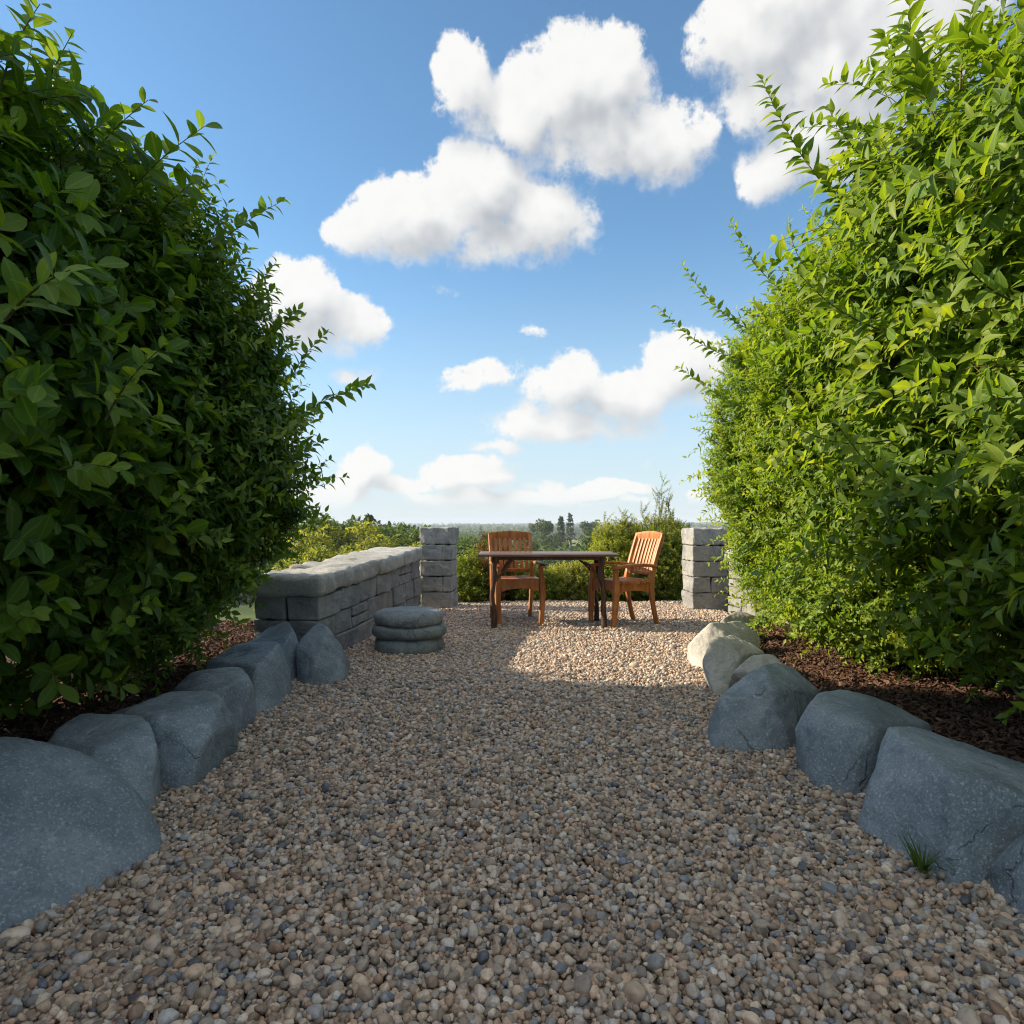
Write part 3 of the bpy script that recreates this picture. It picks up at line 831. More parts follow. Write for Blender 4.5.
def make_chair(name, label, loc, rz):
    """armchair, front towards -y, seat top at .47"""
    root = empty(name, loc, rz)
    tag(root, label, 'chair', 'wooden garden armchairs')
    m = M['chair']
    # seat of boards with a scooped front apron
    bm = bmesh.new(); nb = 6; W = .50; D = .46
    for k in range(nb):
        y = -D / 2 + D * (k + .5) / nb
        z = .466 - .008 * math.sin(math.pi * (k + .5) / nb)
        box(bm, (0, y, z), (W, D / nb - .006, .032), None, .004)
    part('seat', bm, m, root)
    def apron(pa, pb, scoop):
        bm = bmesh.new(); a, b = Vector(pa), Vector(pb); n = 14
        t = (b - a).normalized(); nr = Vector((-t.y, t.x, 0)) * .011
        top, bot = [], []
        for i in range(n + 1):
            s_ = i / n; p = a.lerp(b, s_)
            dz = .112 - scoop * math.sin(math.pi * s_) ** .8
            top.append((bm.verts.new(p + nr + V3(0, 0, .456)), bm.verts.new(p - nr + V3(0, 0, .456))))
            bot.append((bm.verts.new(p + nr + V3(0, 0, .456 - dz)), bm.verts.new(p - nr + V3(0, 0, .456 - dz))))
        for i in range(n):
            bm.faces.new((top[i][0], top[i + 1][0], bot[i + 1][0], bot[i][0])); bm.faces.new((top[i + 1][1], top[i][1], bot[i][1], bot[i + 1][1]))
            bm.faces.new((top[i][0], top[i][1], top[i + 1][1], top[i + 1][0])); bm.faces.new((bot[i][1], bot[i][0], bot[i + 1][0], bot[i + 1][1]))
        bmesh.ops.recalc_face_normals(bm, faces=bm.faces[:])
        part('apron', bm, m, root)
    hx = .225
    apron((-hx + .02, -.215, 0), (hx - .02, -.215, 0), .035)
    apron((-hx + .02, .205, 0), (hx - .02, .205, 0), .02)
    apron((-hx, -.19, 0), (-hx, .19, 0), .03)
    apron((hx, -.19, 0), (hx, .19, 0), .03)
    for sx in (-1, 1):
        # front leg rises to carry the arm, bowed outwards
        bm = bmesh.new(); pth = []; sz = []
        for i in range(13):
            t = i / 12; z = -.01 + t * .625
            bow = .016 * math.sin(t * math.pi * 1.1) - .012 * (1 - t) ** 2
            pth.append((sx * (hx + .006 + bow), -.222 - .018 * (1 - t) ** 2 + .012 * t, z))
            w = lerp(.046, .066, min(1, t * 1.5)) if t < .67 else lerp(.064, .044, (t - .67) * 3)
            sz.append((w, w))
        sweep(bm, pth, sz, up=(0, 1, 0)); part('leg', bm, m, root)
        # back leg sweeps back below the seat and carries on as the back post
        bm = bmesh.new(); pth = []; sz = []
        for i in range(17):
            t = i / 16; z = -.01 + t * .955
            if z < .46: y = .222 + .085 * ((.46 - z) / .46) ** 1.7
            else: y = .222 + .15 * ((z - .46) / .49) ** 1.25
            pth.append((sx * (hx - .004 + .012 * t), y, z)); w = .046 + .016 * math.exp(-((z - .46) / .14) ** 2)
            sz.append((w * .92, w))
        sweep(bm, pth, sz, up=(0, 1, 0)); part('leg', bm, m, root)
        # arm: flat, curving down a little to the front
        bm = bmesh.new(); pth = []; sz = []
        for i in range(13):
            t = i / 12
            y = lerp(.275, -.265, t); z = .622 + .022 * math.sin(t * math.pi) - .012 * t
            pth.append((sx * (hx + .012 + .02 * math.sin(t * math.pi)), y, z)); sz.append((lerp(.042, .070, t ** .7), .034))
        sz[-1] = (.045, .02)
        sweep(bm, pth, sz); part('armrest', bm, m, root)
    # back: rails and slats on the raked plane
    yb = lambda z: .222 + .15 * (max(z - .46, 0) / .49) ** 1.25
    def rail(z, h, bow, crown):
        bm = bmesh.new(); pth = []; sz = []
        for i in range(13):
            t = i / 12; x = lerp(-hx - .022, hx + .022, t) if crown else lerp(-hx, hx, t)
            s_ = math.sin(t * math.pi)
            pth.append((x, yb(z) + bow * s_, z + crown * s_)); sz.append((.026, h + (.018 * s_ if crown else 0)))
        sweep(bm, pth, sz); return bm
    part('top_rail', rail(.925, .088, .018, .012), m, root)
    part('bottom_rail', rail(.545, .042, .015, 0), m, root)
    ns = 7
    for k in range(ns):
        bm = bmesh.new(); x = lerp(-hx + .052, hx - .052, k / (ns - 1)); pth = []; sz = []
        for i in range(7):
            t = i / 6; z = lerp(.55, .905, t)
            pth.append((x, yb(z) + .016 * math.sin((x + hx) / (2 * hx) * math.pi), z)); sz.append((.038, .018))
        sweep(bm, pth, sz, up=(0, 1, 0)); part('slat', bm, m, root)
    return root

make_chair('garden_chair', 'orange-brown slatted wooden armchair facing the camera, tucked in behind the table',
           (.045, 7.50, -.005), R(11))
make_chair('garden_chair', 'orange-brown slatted wooden armchair seen from the side at the right end of the table',
           (1.165, 7.30, -.005), R(-66))

def make_table():
    Y0, Y1 = 6.90, 7.62
    X0, X1 = -.345, 1.09
    cx, cy = (X0 + X1) / 2, (Y0 + Y1) / 2
    root = empty('garden_table', (cx, cy, 0.02))
    tag(root, 'dark rustic wooden table with knobbly branch legs on the terrace', 'table')
    L, D = X1 - X0, Y1 - Y0
    T = .735
    # top: boards with a wavy natural outer edge
    bm = bmesh.new(); nb = 4
    for k in range(nb):
        y0 = -D / 2 + D * k / nb + .002; y1 = -D / 2 + D * (k + 1) / nb - .002; n = 28
        lo, hi = [], []
        for i in range(n + 1):
            x = -L / 2 + L * i / n
            e0 = .012 * mnoise.noise(V3(x * 4, k * 3.0, 1)) if k == 0 else 0
            e1 = .012 * mnoise.noise(V3(x * 4, k * 3.0, 5)) if k == nb - 1 else 0
            xe = x + (.010 * mnoise.noise(V3(k * 2.3, i, 3)) if i in (0, n) else 0)
            lo.append((xe, y0 + e0)); hi.append((xe, y1 + e1))
        ring = lo + hi[::-1]
        vb = [bm.verts.new((x, y, T - .026)) for x, y in ring]; f = bm.faces.new(vb)
        ext = bmesh.ops.extrude_face_region(bm, geom=[f])
        nv = [v for v in ext['geom'] if isinstance(v, bmesh.types.BMVert)]
        dz = random.uniform(-.0015, .0015)
        for v in nv: v.co.z = T + dz
    bmesh.ops.recalc_face_normals(bm, faces=bm.faces[:])
    ed = [e for e in bm.edges if abs(e.verts[0].co.z - e.verts[1].co.z) < .004 and len(e.link_faces) == 2 and e.calc_face_angle(0) > .8]
    bmesh.ops.bevel(bm, geom=ed, offset=.004, segments=2, profile=.5, affect='EDGES')
    part('tabletop', bm, M['table_top'], root)
    lx, ly = L / 2 - .16, D / 2 - .09
    bm = bmesh.new()
    for sy in (-1, 1):
        pth = [(lerp(-lx, lx, i / 10), sy * ly, T - .045 + .002 * math.sin(i * 1.7)) for i in range(11)]
        sweep(bm, pth, (.036, .036))
    for sx in (-1, 1):
        pth = [(sx * lx, lerp(-ly, ly, i / 6), T - .045) for i in range(7)]
        sweep(bm, pth, (.034, .034))
    part('apron', bm, M['table_leg'], root)
    k = 0
    for sx in (-1, 1):
        for sy in (-1, 1):
            k += 1; random.seed(40 + k)
            bm = bmesh.new(); n = 34; m = 16; rings = []
            ph = random.uniform(0, 6)
            for i in range(n + 1):
                t = i / n; z = lerp(-.06, T - .029, t)
                ox = .013 * math.sin(t * 5.2 + ph) + .006 * math.sin(t * 14 + ph * 2); oy = .011 * math.sin(t * 6.1 + ph * 1.7)
                r0 = .026 + .009 * abs(t - .5) + .007 * mnoise.noise(V3(z * 9, k * 5, 0))
                ring = []
                for j in range(m):
                    a = 2 * math.pi * j / m
                    r = r0 * (1 + .16 * mnoise.noise(V3(math.cos(a) * 1.3, math.sin(a) * 1.3 + k * 4, z * 12)) + .06 * mnoise.noise(V3(math.cos(a) * 5, math.sin(a) * 5, z * 30)))
                    ring.append(bm.verts.new((sx * lx + ox + r * math.cos(a), sy * ly + oy + r * math.sin(a), z)))
                rings.append(ring)
            for a_, b_ in zip(rings, rings[1:]):
                for j in range(m): bm.faces.new((a_[j], a_[(j + 1) % m], b_[(j + 1) % m], b_[j]))
            bm.faces.new(list(reversed(rings[0]))); bm.faces.new(rings[-1])
            part('leg', bm, M['table_leg'], root)
            # a crooked branch brace up to the apron
            bm = bmesh.new(); pth = []; sz = []
            for i in range(9):
                t = i / 8
                pth.append((sx * (lx - .02 - .17 * t ** 1.3), sy * ly, lerp(T - .29, T - .075, t) + .012 * math.sin(t * 7 + k))); w = .030 - .008 * t + .004 * math.sin(t * 11)
                sz.append((w, w))
            sweep(bm, pth, sz, up=(0, 1, 0), power=2.2)
            part('brace', bm, M['table_leg'], root)
make_table()

# ------------------------------------------------------------------ foliage
def leaf_template(kind):
    """verts along +x (length 1), width across y (half-width 1 = W/2), z up; returns V(n,3), F(m,4), mid(n)"""
    if kind == 'broad': prof = [(0, .10), (.16, .52), (.38, .92), (.62, 1.0), (.84, .66), (1.0, .05)]
    elif kind == 'ovate': prof = [(0, .10), (.12, .62), (.32, 1.0), (.56, .86), (.80, .42), (1.0, .02)]
    elif kind == 'small': prof = [(0, .15), (.40, 1.0), (1.0, .05)]
    elif kind == 'clump': prof = [(0, .5), (.5, 1.0), (1.0, .4)]
    elif kind == 'blade': prof = [(0, 1.0), (.35, .85), (.7, .5), (1.0, .03)]
    V, mid, F = [], [], []
    for (x, w) in prof:
        droop = -.20 * x * x
        for s in (-1, 0, 1):
            V.append((x, s * w, droop)); mid.append(abs(s) * w)
    for i in range(len(prof) - 1):
        a = i * 3
        F += [(a, a + 1, a + 4, a + 3), (a + 1, a + 2, a + 5, a + 4)]
    return np.array(V, float), np.array(F), np.array(mid)

TPL = {k: leaf_template(k) for k in ('broad', 'ovate', 'small', 'clump', 'blade')}

def leaves_mesh(name, pos, dr, nr, L, W, tint, kind, fold=.35, curl=1.0):
    T, F, mid = TPL[kind]; n = len(pos); k = len(T)
    dr = norm(dr); sd = norm(np.cross(nr, dr)); up = np.cross(dr, sd)
    x = T[None, :, 0] * L[:, None]
    y = T[None, :, 1] * W[:, None] * .5
    cu = curl * (1 + .6 * rng.standard_normal(n))[:, None]
    z = T[None, :, 2] * L[:, None] * cu + np.abs(T[None, :, 1]) * W[:, None] * .5 * fold
    V = pos[:, None, :] + dr[:, None, :] * x[..., None] + sd[:, None, :] * y[..., None] + up[:, None, :] * z[..., None]
    FF = (F[None] + (np.arange(n) * k)[:, None, None]).reshape(-1, 4)
    return np_mesh(name, V.reshape(-1, 3), FF, {'tint': np.repeat(np.clip(tint, 0, 1), k), 'mid': np.tile(mid, n), 'along': np.tile(T[:, 0], n)})

def vnoise(p, f, s=0.0):
    """cheap smooth 3d pseudo noise, about -1..1"""
    x, y, z = p[:, 0] * f, p[:, 1] * f, p[:, 2] * f
    return (np.sin(x * 1.7 + 1.3 * np.sin(y * 1.1 + s) + s) + np.sin(y * 1.9 + 1.4 * np.sin(z * 1.3 + s * 2)) + np.sin(z * 2.1 + 1.2 * np.sin(x * .9 + s * 3))) / 3

def sample_envelope(blobs, n, depth=(.0, .12), lump=.10, lf=2.2, seed=0.0, keep=None, zmin=.12):
    """points just inside the outer skin of a union of ellipsoids, with outward normals"""
    C = np.array([b[0] for b in blobs]); Rd = np.array([b[1] for b in blobs])
    area = np.array([(r[0] * r[1]) ** 1.6 + (r[0] * r[2]) ** 1.6 + (r[1] * r[2]) ** 1.6 for r in Rd]) ** (1 / 1.6)
    N = int(n * 2.2)
    idx = rng.choice(len(blobs), N, p=area / area.sum())
    d = norm(rng.standard_normal((N, 3)))
    base = C[idx] + d * Rd[idx]
    f = 1 + lump * vnoise(base, lf, seed) + lump * .5 * vnoise(base, lf * 2.7, seed + 2) - rng.uniform(depth[0], depth[1], N)
    p = C[idx] + d * Rd[idx] * f[:, None]
    nr = norm(d / Rd[idx])
    ok = p[:, 2] > zmin
    for b in range(len(blobs)):
        q = (p - C[b]) / Rd[b]
        ok &= ~((np.einsum('ij,ij->i', q, q) < (f * .93) ** 2 * .98) & (idx != b))
    if keep is not None: ok &= keep(p, nr)
    p, nr = p[ok], nr[ok]
    return p[:n], nr[:n]

def shoots(p, nr, ln, nleaf, L, W, up=.55, droop=.15, spread=.95, tip=.25, tseed=0.0, t0=.15, tbase=.35, tvar=.18):
    """leafy shoots: returns arrays for leaves_mesh and stem tubes"""
    n = len(p)
    dr = norm(nr + np.array([0, 0, up]) + .45 * rng.standard_normal((n, 3)))
    ln = ln * rng.uniform(.6, 1.35, n)
    ts = np.linspace(t0, 1.0, nleaf)
    g = np.array([0, 0, -1.0])
    cur = lambda t: p[:, None, :] + dr[:, None, :] * (ln[:, None] * t)[..., None] + g * (droop * ln[:, None] * t * t)[..., None]
    tt = np.tile(ts, (n, 1)) + rng.uniform(-.04, .04, (n, nleaf))
    pos = cur(tt)
    ref = norm(np.cross(dr, np.array([0.3, 0.2, 1.0]))); ref2 = np.cross(dr, ref)
    ang = (np.arange(nleaf) * 2.4)[None, :] + rng.uniform(0, 6.28, n)[:, None] + rng.normal(0, .25, (n, nleaf))
    rad = ref[:, None, :] * np.cos(ang)[..., None] + ref2[:, None, :] * np.sin(ang)[..., None]
    fw = (.25 + .75 * tt ** 2)[..., None]
    ld = norm(rad * spread + dr[:, None, :] * fw + np.array([0, 0, -.10]) + .15 * rng.standard_normal((n, nleaf, 3)))
    ln_ = norm(dr[:, None, :] * 1.0 + np.array([0, 0, .7]) + .25 * rng.standard_normal((n, nleaf, 3)))
    sz = (1 - tip * 1.2 * np.maximum(tt - .6, 0) / .4 * 1.0) * rng.uniform(.75, 1.2, (n, nleaf))
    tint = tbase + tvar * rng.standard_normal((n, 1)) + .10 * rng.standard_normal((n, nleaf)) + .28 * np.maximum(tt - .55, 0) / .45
    flat = lambda a: a.reshape(-1, 3)
    st = np.stack([cur(np.full((n, 1), t))[:, 0] for t in (-.25, .2, .6, 1.0)], 1)
    sr = np.tile(np.array([1.0, .8, .6, .35]), (n, 1))
    return (flat(pos), flat(ld), flat(ln_), (L * sz).ravel(), (W * sz).ravel(), tint.ravel()), (st, sr)

def cat(lst):
    return tuple(np.concatenate([a[i] for a in lst]) for i in range(len(lst[0])))

def b_near(p): return p[1] < 3.15

def branch_shoot(base, tip_, nleaf, L, W, sag=.06, tbase=.5, side_n=3):
    """one long leafy twig from base to tip that stands clear of the crown; returns leaves and stem"""
    near = .72 if b_near(base) else 1.12
    nleaf = int(nleaf * 1.4); L = L * near; W = W * near * 1.1
    b = np.array(base); t = np.array(tip_); d = t - b; ln = np.linalg.norm(d)
    ts = np.linspace(.12, 1.0, nleaf)
    bow = norm(np.cross(d, np.array([0.2, 1.0, .1])))
    crv = lambda t_: b + d * t_[:, None] + bow * (sag * ln * np.sin(t_ * math.pi))[:, None]
    pos = crv(ts); tan = norm(np.gradient(pos, axis=0))
    ref = norm(np.cross(tan, np.array([0, .3, 1.0]))); r2 = np.cross(tan, ref)
    a = np.arange(nleaf) * 2.4 + rng.uniform(0, 6)
    rad = ref * np.cos(a)[:, None] + r2 * np.sin(a)[:, None]
    ld = norm(rad * .8 + tan * .65 + np.array([0, 0, -.12]) + .15 * rng.standard_normal((nleaf, 3)))
    nr = norm(tan * .5 + np.array([0, -.55, .55]) + .3 * rng.standard_normal((nleaf, 3)))
    sz = (1 - .38 * ts ** 3) * rng.uniform(.8, 1.15, nleaf)
    tint = tbase + .12 * rng.standard_normal(nleaf) + .2 * ts
    tt = np.linspace(0, 1, 8); st = crv(tt)[None]
    return (pos, ld, nr, L * sz, W * sz, tint), (st, np.linspace(1.6, .5, 8)[None])

def shrub(name, label, cat_, blobs, loc, spec, mats, branches=(), trunks=(), group=None, keep=None):
    """spec: list of layers (n, depth range, shoot length, leaves per shoot, L, W, kwargs)"""
    root = empty(name, loc); tag(root, label, cat_, group)
    lv, st4, st8 = [], [], []
    kind = spec['kind']
    for (n, dep, ln, nl, L, W, kw) in spec['layers']:
        p, nr = sample_envelope(blobs, n, dep, spec.get('lump', .1), spec.get('lf', 2.2), spec.get('seed', 0.0), keep, spec.get('zmin', .15))
        a, b = shoots(p, nr, np.full(len(p), ln), nl, L, W, **kw)
        lv.append(a); st4.append(b)
    for br in branches:
        a, b = branch_shoot(*br); lv.append(a); st8.append(b)
    A = cat(lv)
    off = np.array(loc)
    me = leaves_mesh('foliage', A[0] - off, A[1], A[2], A[3], A[4], A[5], kind, spec.get('fold', .35), spec.get('curl', 1.0))
    link('foliage', me, mats[0], root, True)
    rs = spec.get('stem_r', .0025)
    V, F = [], []; nv = 0
    for grp, sides in ((st4, 3), (st8, 5)):
        for (pt, rd) in grp:
            v, f = tube_np(pt - off, rd * rs, sides); V.append(v); F.append(f + nv); nv += len(v)
    if V: link('twigs', np_mesh('twigs', np.concatenate(V), np.concatenate(F)), mats[1], root, True)
    # woody stems rising from the soil
    if trunks:
        paths, rad = [], []
        for (x0, y0, x1, y1, z1, r0) in trunks:
            t = np.linspace(0, 1, 9)
            w = .10 * np.sin(t * 5 + x0 * 7) * t
            pt = np.stack([x0 + (x1 - x0) * t ** 1.3 + w, y0 + (y1 - y0) * t ** 1.3 + .08 * np.sin(t * 4 + y0 * 5) * t, -.05 + (z1 + .05) * t], -1)
            paths.append(pt); rad.append(r0 * (1 - .75 * t))
        v, f = tube_np(np.array(paths) - off, np.array(rad), 8)
        link('stems', np_mesh('stems', v, f), M['bark'], root, True)
    return root

def rand_trunks(xr, yr, n, zt, r=.022, lean=.5):
    out = []
    for _ in range(n):
        x, y = random.uniform(*xr), random.uniform(*yr)
        out.append((x, y, x + random.uniform(-lean, lean), y + random.uniform(-lean, lean), random.uniform(zt * .6, zt), r * random.uniform(.6, 1.3)))
    return out

random.seed(21)
# --- left hedge: big-leaved shrub near the camera
KL = lambda p, nr: (p[:, 1] > -1.2) & ((p[:, 0] > -3.2) | (rng.random(len(p)) < .45))
blobs_l1 = [((-2.75, -.1, 1.75), (1.05, 1.1, 1.5)), ((-2.75, 1.2, 1.78), (1.05, 1.0, 1.5)), ((-2.72, 2.4, 1.75), (1.0, 1.0, 1.46)), ((-2.66, 3.3, 1.75), (.98, .9, 1.42)),
            ((-3.05, 2.2, .95), (.95, 2.4, .62))]
Y3 = lambda px, py, Y: tuple(P(px, py, Y))
shrub('broadleaf_shrub', 'tall dark green shrub with big glossy leaves filling the left edge', 'shrub', blobs_l1, (-2.8, 2.2, 0),
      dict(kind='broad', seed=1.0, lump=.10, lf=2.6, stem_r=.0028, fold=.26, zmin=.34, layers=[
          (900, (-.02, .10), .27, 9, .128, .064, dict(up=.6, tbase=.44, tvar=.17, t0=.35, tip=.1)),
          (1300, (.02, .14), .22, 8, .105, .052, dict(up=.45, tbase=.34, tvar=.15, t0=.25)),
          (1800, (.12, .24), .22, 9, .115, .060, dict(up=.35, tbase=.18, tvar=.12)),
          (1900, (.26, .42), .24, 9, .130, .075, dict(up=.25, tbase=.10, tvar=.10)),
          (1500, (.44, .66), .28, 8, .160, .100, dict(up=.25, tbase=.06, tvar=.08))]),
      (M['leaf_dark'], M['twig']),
      [(Y3(30, 150, 2.9), Y3(72, 34, 2.8), 16, .15, .075), (Y3(70, 190, 3.1), Y3(148, 100, 3.05), 16, .14, .065), (Y3(40, 100, 2.7), Y3(86, 98, 2.75), 10, .15, .075),
       (Y3(110, 220, 3.3), Y3(205, 126, 3.25), 17, .145, .066), (Y3(0, 90, 2.6), Y3(40, 4, 2.6), 12, .14, .07), (Y3(150, 230, 3.5), Y3(196, 180, 3.4), 12, .12, .055),
       (Y3(5, 320, 1.8), Y3(70, 270, 1.72), 12, .15, .060, .06, .6), (Y3(-10, 430, 1.9), Y3(40, 385, 1.72), 11, .15, .080, .06, .4),
       (Y3(105, 420, 2.4), Y3(165, 345, 2.3), 12, .11, .052, .06, .65), (Y3(-5, 650, 2.5), Y3(35, 612, 2.35), 10, .125, .066, .06, .6), (Y3(60, 470, 2.2), Y3(120, 470, 2.1), 10, .12, .06, .06, .5),
       (Y3(90, 660, 3.0), Y3(145, 605, 2.85), 12, .115, .054, .06, .6), (Y3(160, 520, 3.0), Y3(205, 480, 2.9), 12, .11, .05, .06, .6)],
      rand_trunks((-3.1, -2.5), (1.5, 3.8), 14, 1.8, .02), 'hedge shrubs beside the path', KL)
# --- left hedge: finer leaves further on
blobs_l2 = [((-2.36, 3.95, 1.68), (.90, .85, 1.36)), ((-2.25, 4.28, 1.48), (.82, .58, 1.05)), ((-2.58, 4.5, .80), (.68, .80, .50))]
shrub('fine_leaved_shrub', 'dense dark green shrub with small leaves beside the end of the left wall', 'shrub', blobs_l2, (-2.6, 4.4, 0),
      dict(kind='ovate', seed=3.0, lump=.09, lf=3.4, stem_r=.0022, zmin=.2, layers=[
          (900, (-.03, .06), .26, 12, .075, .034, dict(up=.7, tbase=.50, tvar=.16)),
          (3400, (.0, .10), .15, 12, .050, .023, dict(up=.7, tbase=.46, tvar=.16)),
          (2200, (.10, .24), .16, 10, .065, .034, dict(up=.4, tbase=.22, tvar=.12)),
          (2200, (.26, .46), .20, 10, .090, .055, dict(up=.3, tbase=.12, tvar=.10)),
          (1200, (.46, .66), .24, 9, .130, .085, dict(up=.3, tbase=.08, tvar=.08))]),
      (M['leaf_dark_small'], M['twig']),
      [(Y3(190, 275, 3.9), Y3(284, 200, 3.8), 22, .095, .044), (Y3(275, 435, 4.6), Y3(369, 384, 4.5), 26, .095, .044), (Y3(190, 235, 3.7), Y3(212, 158, 3.7), 16, .075, .030),
       (Y3(245, 320, 4.2), Y3(276, 262, 4.2), 16, .075, .032), (Y3(290, 380, 4.5), Y3(328, 332, 4.4), 16, .08, .032), (Y3(265, 350, 4.4), Y3(300, 308, 4.3), 16, .08, .032),
       (Y3(290, 470, 4.7), Y3(322, 440, 4.6), 14, .075, .032), (Y3(285, 520, 4.8), Y3(312, 495, 4.7), 12, .07, .03)],
      rand_trunks((-2.9, -2.4), (3.8, 4.9), 12, 1.6, .016), 'hedge shrubs beside the path', KL)

# --- right hedge: large pointed leaves near the camera
KR = lambda p, nr: (p[:, 1] > -.3) & ((p[:, 0] < 3.3) | (rng.random(len(p)) < .4))
blobs_r1 = [((2.98, 1.2, 2.0), (1.0, 1.0, 1.75)), ((2.88, 2.5, 2.15), (.96, 1.0, 1.75)), ((2.85, 3.7, 2.1), (.96, .95, 1.62)), ((3.22, 2.6, 1.0), (.88, 1.9, .62))]
shrub('pointed_leaf_shrub', 'tall sunlit yellow-green shrub with long pointed leaves filling the right edge', 'shrub', blobs_r1, (3.0, 2.4, 0),
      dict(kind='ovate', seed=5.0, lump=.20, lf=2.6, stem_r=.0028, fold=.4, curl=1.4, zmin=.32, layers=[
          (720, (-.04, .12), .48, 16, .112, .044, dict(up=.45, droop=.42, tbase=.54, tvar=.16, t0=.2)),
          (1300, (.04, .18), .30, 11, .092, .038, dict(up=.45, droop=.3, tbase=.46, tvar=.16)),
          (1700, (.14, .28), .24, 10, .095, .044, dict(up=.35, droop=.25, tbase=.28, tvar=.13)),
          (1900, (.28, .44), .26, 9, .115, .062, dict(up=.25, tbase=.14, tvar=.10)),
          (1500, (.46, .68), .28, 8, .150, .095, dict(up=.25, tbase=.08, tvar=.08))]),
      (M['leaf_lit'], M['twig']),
      [(Y3(875, 235, 4.0), Y3(762, 80, 3.9), 40, .125, .050), (Y3(935, 120, 3.3), Y3(910, -8, 3.3), 26, .125, .050), (Y3(960, 90, 3.0), Y3(988, -20, 3.0), 20, .12, .050),
       (Y3(900, 190, 3.6), Y3(828, 108, 3.6), 22, .11, .044), (Y3(920, 500, 2.9), Y3(838, 425, 2.75), 18, .12, .046, .06, .65), (Y3(890, 440, 3.1), Y3(790, 425, 2.95), 20, .10, .04, .08, .65),
       (Y3(1010, 300, 2.3), Y3(955, 250, 2.2), 14, .13, .052, .06, .6), (Y3(970, 660, 3.0), Y3(905, 615, 2.9), 12, .11, .048, .06, .55), (Y3(880, 330, 3.4), Y3(800, 275, 3.3), 20, .11, .044, .06, .6)],
      rand_trunks((2.7, 3.4), (1.6, 4.2), 14, 2.0, .02), 'hedge shrubs beside the path', KR)
# --- right hedge: fine-leaved and bright further on
blobs_r2 = [((2.78, 5.0, 1.85), (.98, .95, 1.5)), ((2.66, 6.0, 1.65), (.90, .80, 1.35)), ((2.92, 5.1, .66), (.90, 1.35, .54)), ((2.92, 6.35, 1.0), (.66, .5, .80))]
shrub('fine_leaved_shrub', 'dense bright lime-green shrub with tiny leaves above the pale rocks at the right', 'shrub', blobs_r2, (2.9, 5.5, 0),
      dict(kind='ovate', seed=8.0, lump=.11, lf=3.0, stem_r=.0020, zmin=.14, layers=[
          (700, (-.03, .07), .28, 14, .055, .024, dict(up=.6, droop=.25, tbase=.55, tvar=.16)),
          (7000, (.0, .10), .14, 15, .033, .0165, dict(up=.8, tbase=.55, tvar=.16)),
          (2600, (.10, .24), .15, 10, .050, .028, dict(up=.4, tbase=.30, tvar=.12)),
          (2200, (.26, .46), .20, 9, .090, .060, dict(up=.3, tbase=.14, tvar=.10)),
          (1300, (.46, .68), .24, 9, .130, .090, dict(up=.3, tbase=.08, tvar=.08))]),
      (M['leaf_lit_small'], M['twig']),
      [(Y3(770, 365, 5.6), Y3(657, 306, 5.5), 34, .085, .038, .10), (Y3(790, 345, 5.4), Y3(683, 266, 5.3), 34, .085, .038, .10), (Y3(810, 310, 5.2), Y3(731, 223, 5.1), 28, .085, .038, .08),
       (Y3(775, 420, 5.4), Y3(678, 366, 5.3), 28, .085, .036, .05), (Y3(800, 260, 5.0), Y3(790, 222, 5.0), 12, .06, .026)],
      rand_trunks((2.7, 3.4), (4.7, 6.4), 12, 1.7, .016), 'hedge shrubs beside the path', KR)

# --- shrubs along the far edge of the terrace
def edge_shrub(px0, px1, ytop, Y, label, mat, n, L, seed, dep=.35, zb=-.25, kind='small', name='edge_shrub', tb=.5, tv=.2, sprays=0, spray_top=None):
    x0, x1 = (px0 - 512) / FPX * Y, (px1 - 512) / FPX * Y
    zt = CAM_H - (ytop - HORIZON) / FPX * Y
    cx = (x0 + x1) / 2; rx = (x1 - x0) / 2; h = zt - zb
    random.seed(seed)
    bl = [((cx, Y, zb + h * .48), (rx, dep, h * .50)), ((cx - rx * .25, Y, zb + h * .38), (rx * .72, dep, h * .42)), ((cx + rx * .3, Y, zb + h * .40), (rx * .66, dep, h * .42))]
    br = []
    for k in range(sprays):
        bx = cx + random.uniform(-.6, .6) * rx
        b = (bx, Y + random.uniform(-.1, .1), zt - .25)
        tz = spray_top if k == 0 else lerp(zt, spray_top, random.uniform(.2, .75))
        tipx = bx + random.uniform(-.14, .16)
        br.append((b, (tipx, Y, tz), 36, L * .85, L * .30, .05, tb + .05))
        for j in range(5):
            f = random.uniform(.2, .85); q = (lerp(bx, tipx, f), Y, lerp(b[2], tz, f))
            br.append((q, (q[0] + random.uniform(-.16, .16), Y + random.uniform(-.1, .1), q[2] + random.uniform(.08, .2)), 14, L * .75, L * .28, .05, tb))
    zt_ = float(terr_z(np.array([cx]), np.array([Y]))[0])
    shrub(name, label, 'shrub', bl, (cx, Y, zt_),
          dict(kind=kind, seed=float(seed), lump=.16, lf=5.0, stem_r=.002, zmin=zb + .02, layers=[
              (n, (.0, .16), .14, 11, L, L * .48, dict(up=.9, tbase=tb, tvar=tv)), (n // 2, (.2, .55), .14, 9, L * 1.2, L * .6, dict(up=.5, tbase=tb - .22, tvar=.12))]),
          (mat, M['twig']), br, [(cx + rx * u, Y, cx + rx * u * 1.5, Y, zb + h * .7, .012) for u in (-.4, 0, .4)], 'shrubs along the far edge of the terrace')
edge_shrub(450, 488, 556, 9.75, 'small dark green shrub right beside the left pillar', M['leaf_edge'], 800, .045, 31, tb=.30)
edge_shrub(478, 512, 540, 9.85, 'shrub with rust-red leaf tips behind the left chair', M['leaf_red'], 700, .045, 32, tb=.55, tv=.3, sprays=2, spray_top=.95)
edge_shrub(505, 560, 567, 9.9, 'low green shrub seen under the tabletop between chair legs', M['leaf_edge'], 900, .045, 33, tb=.42)
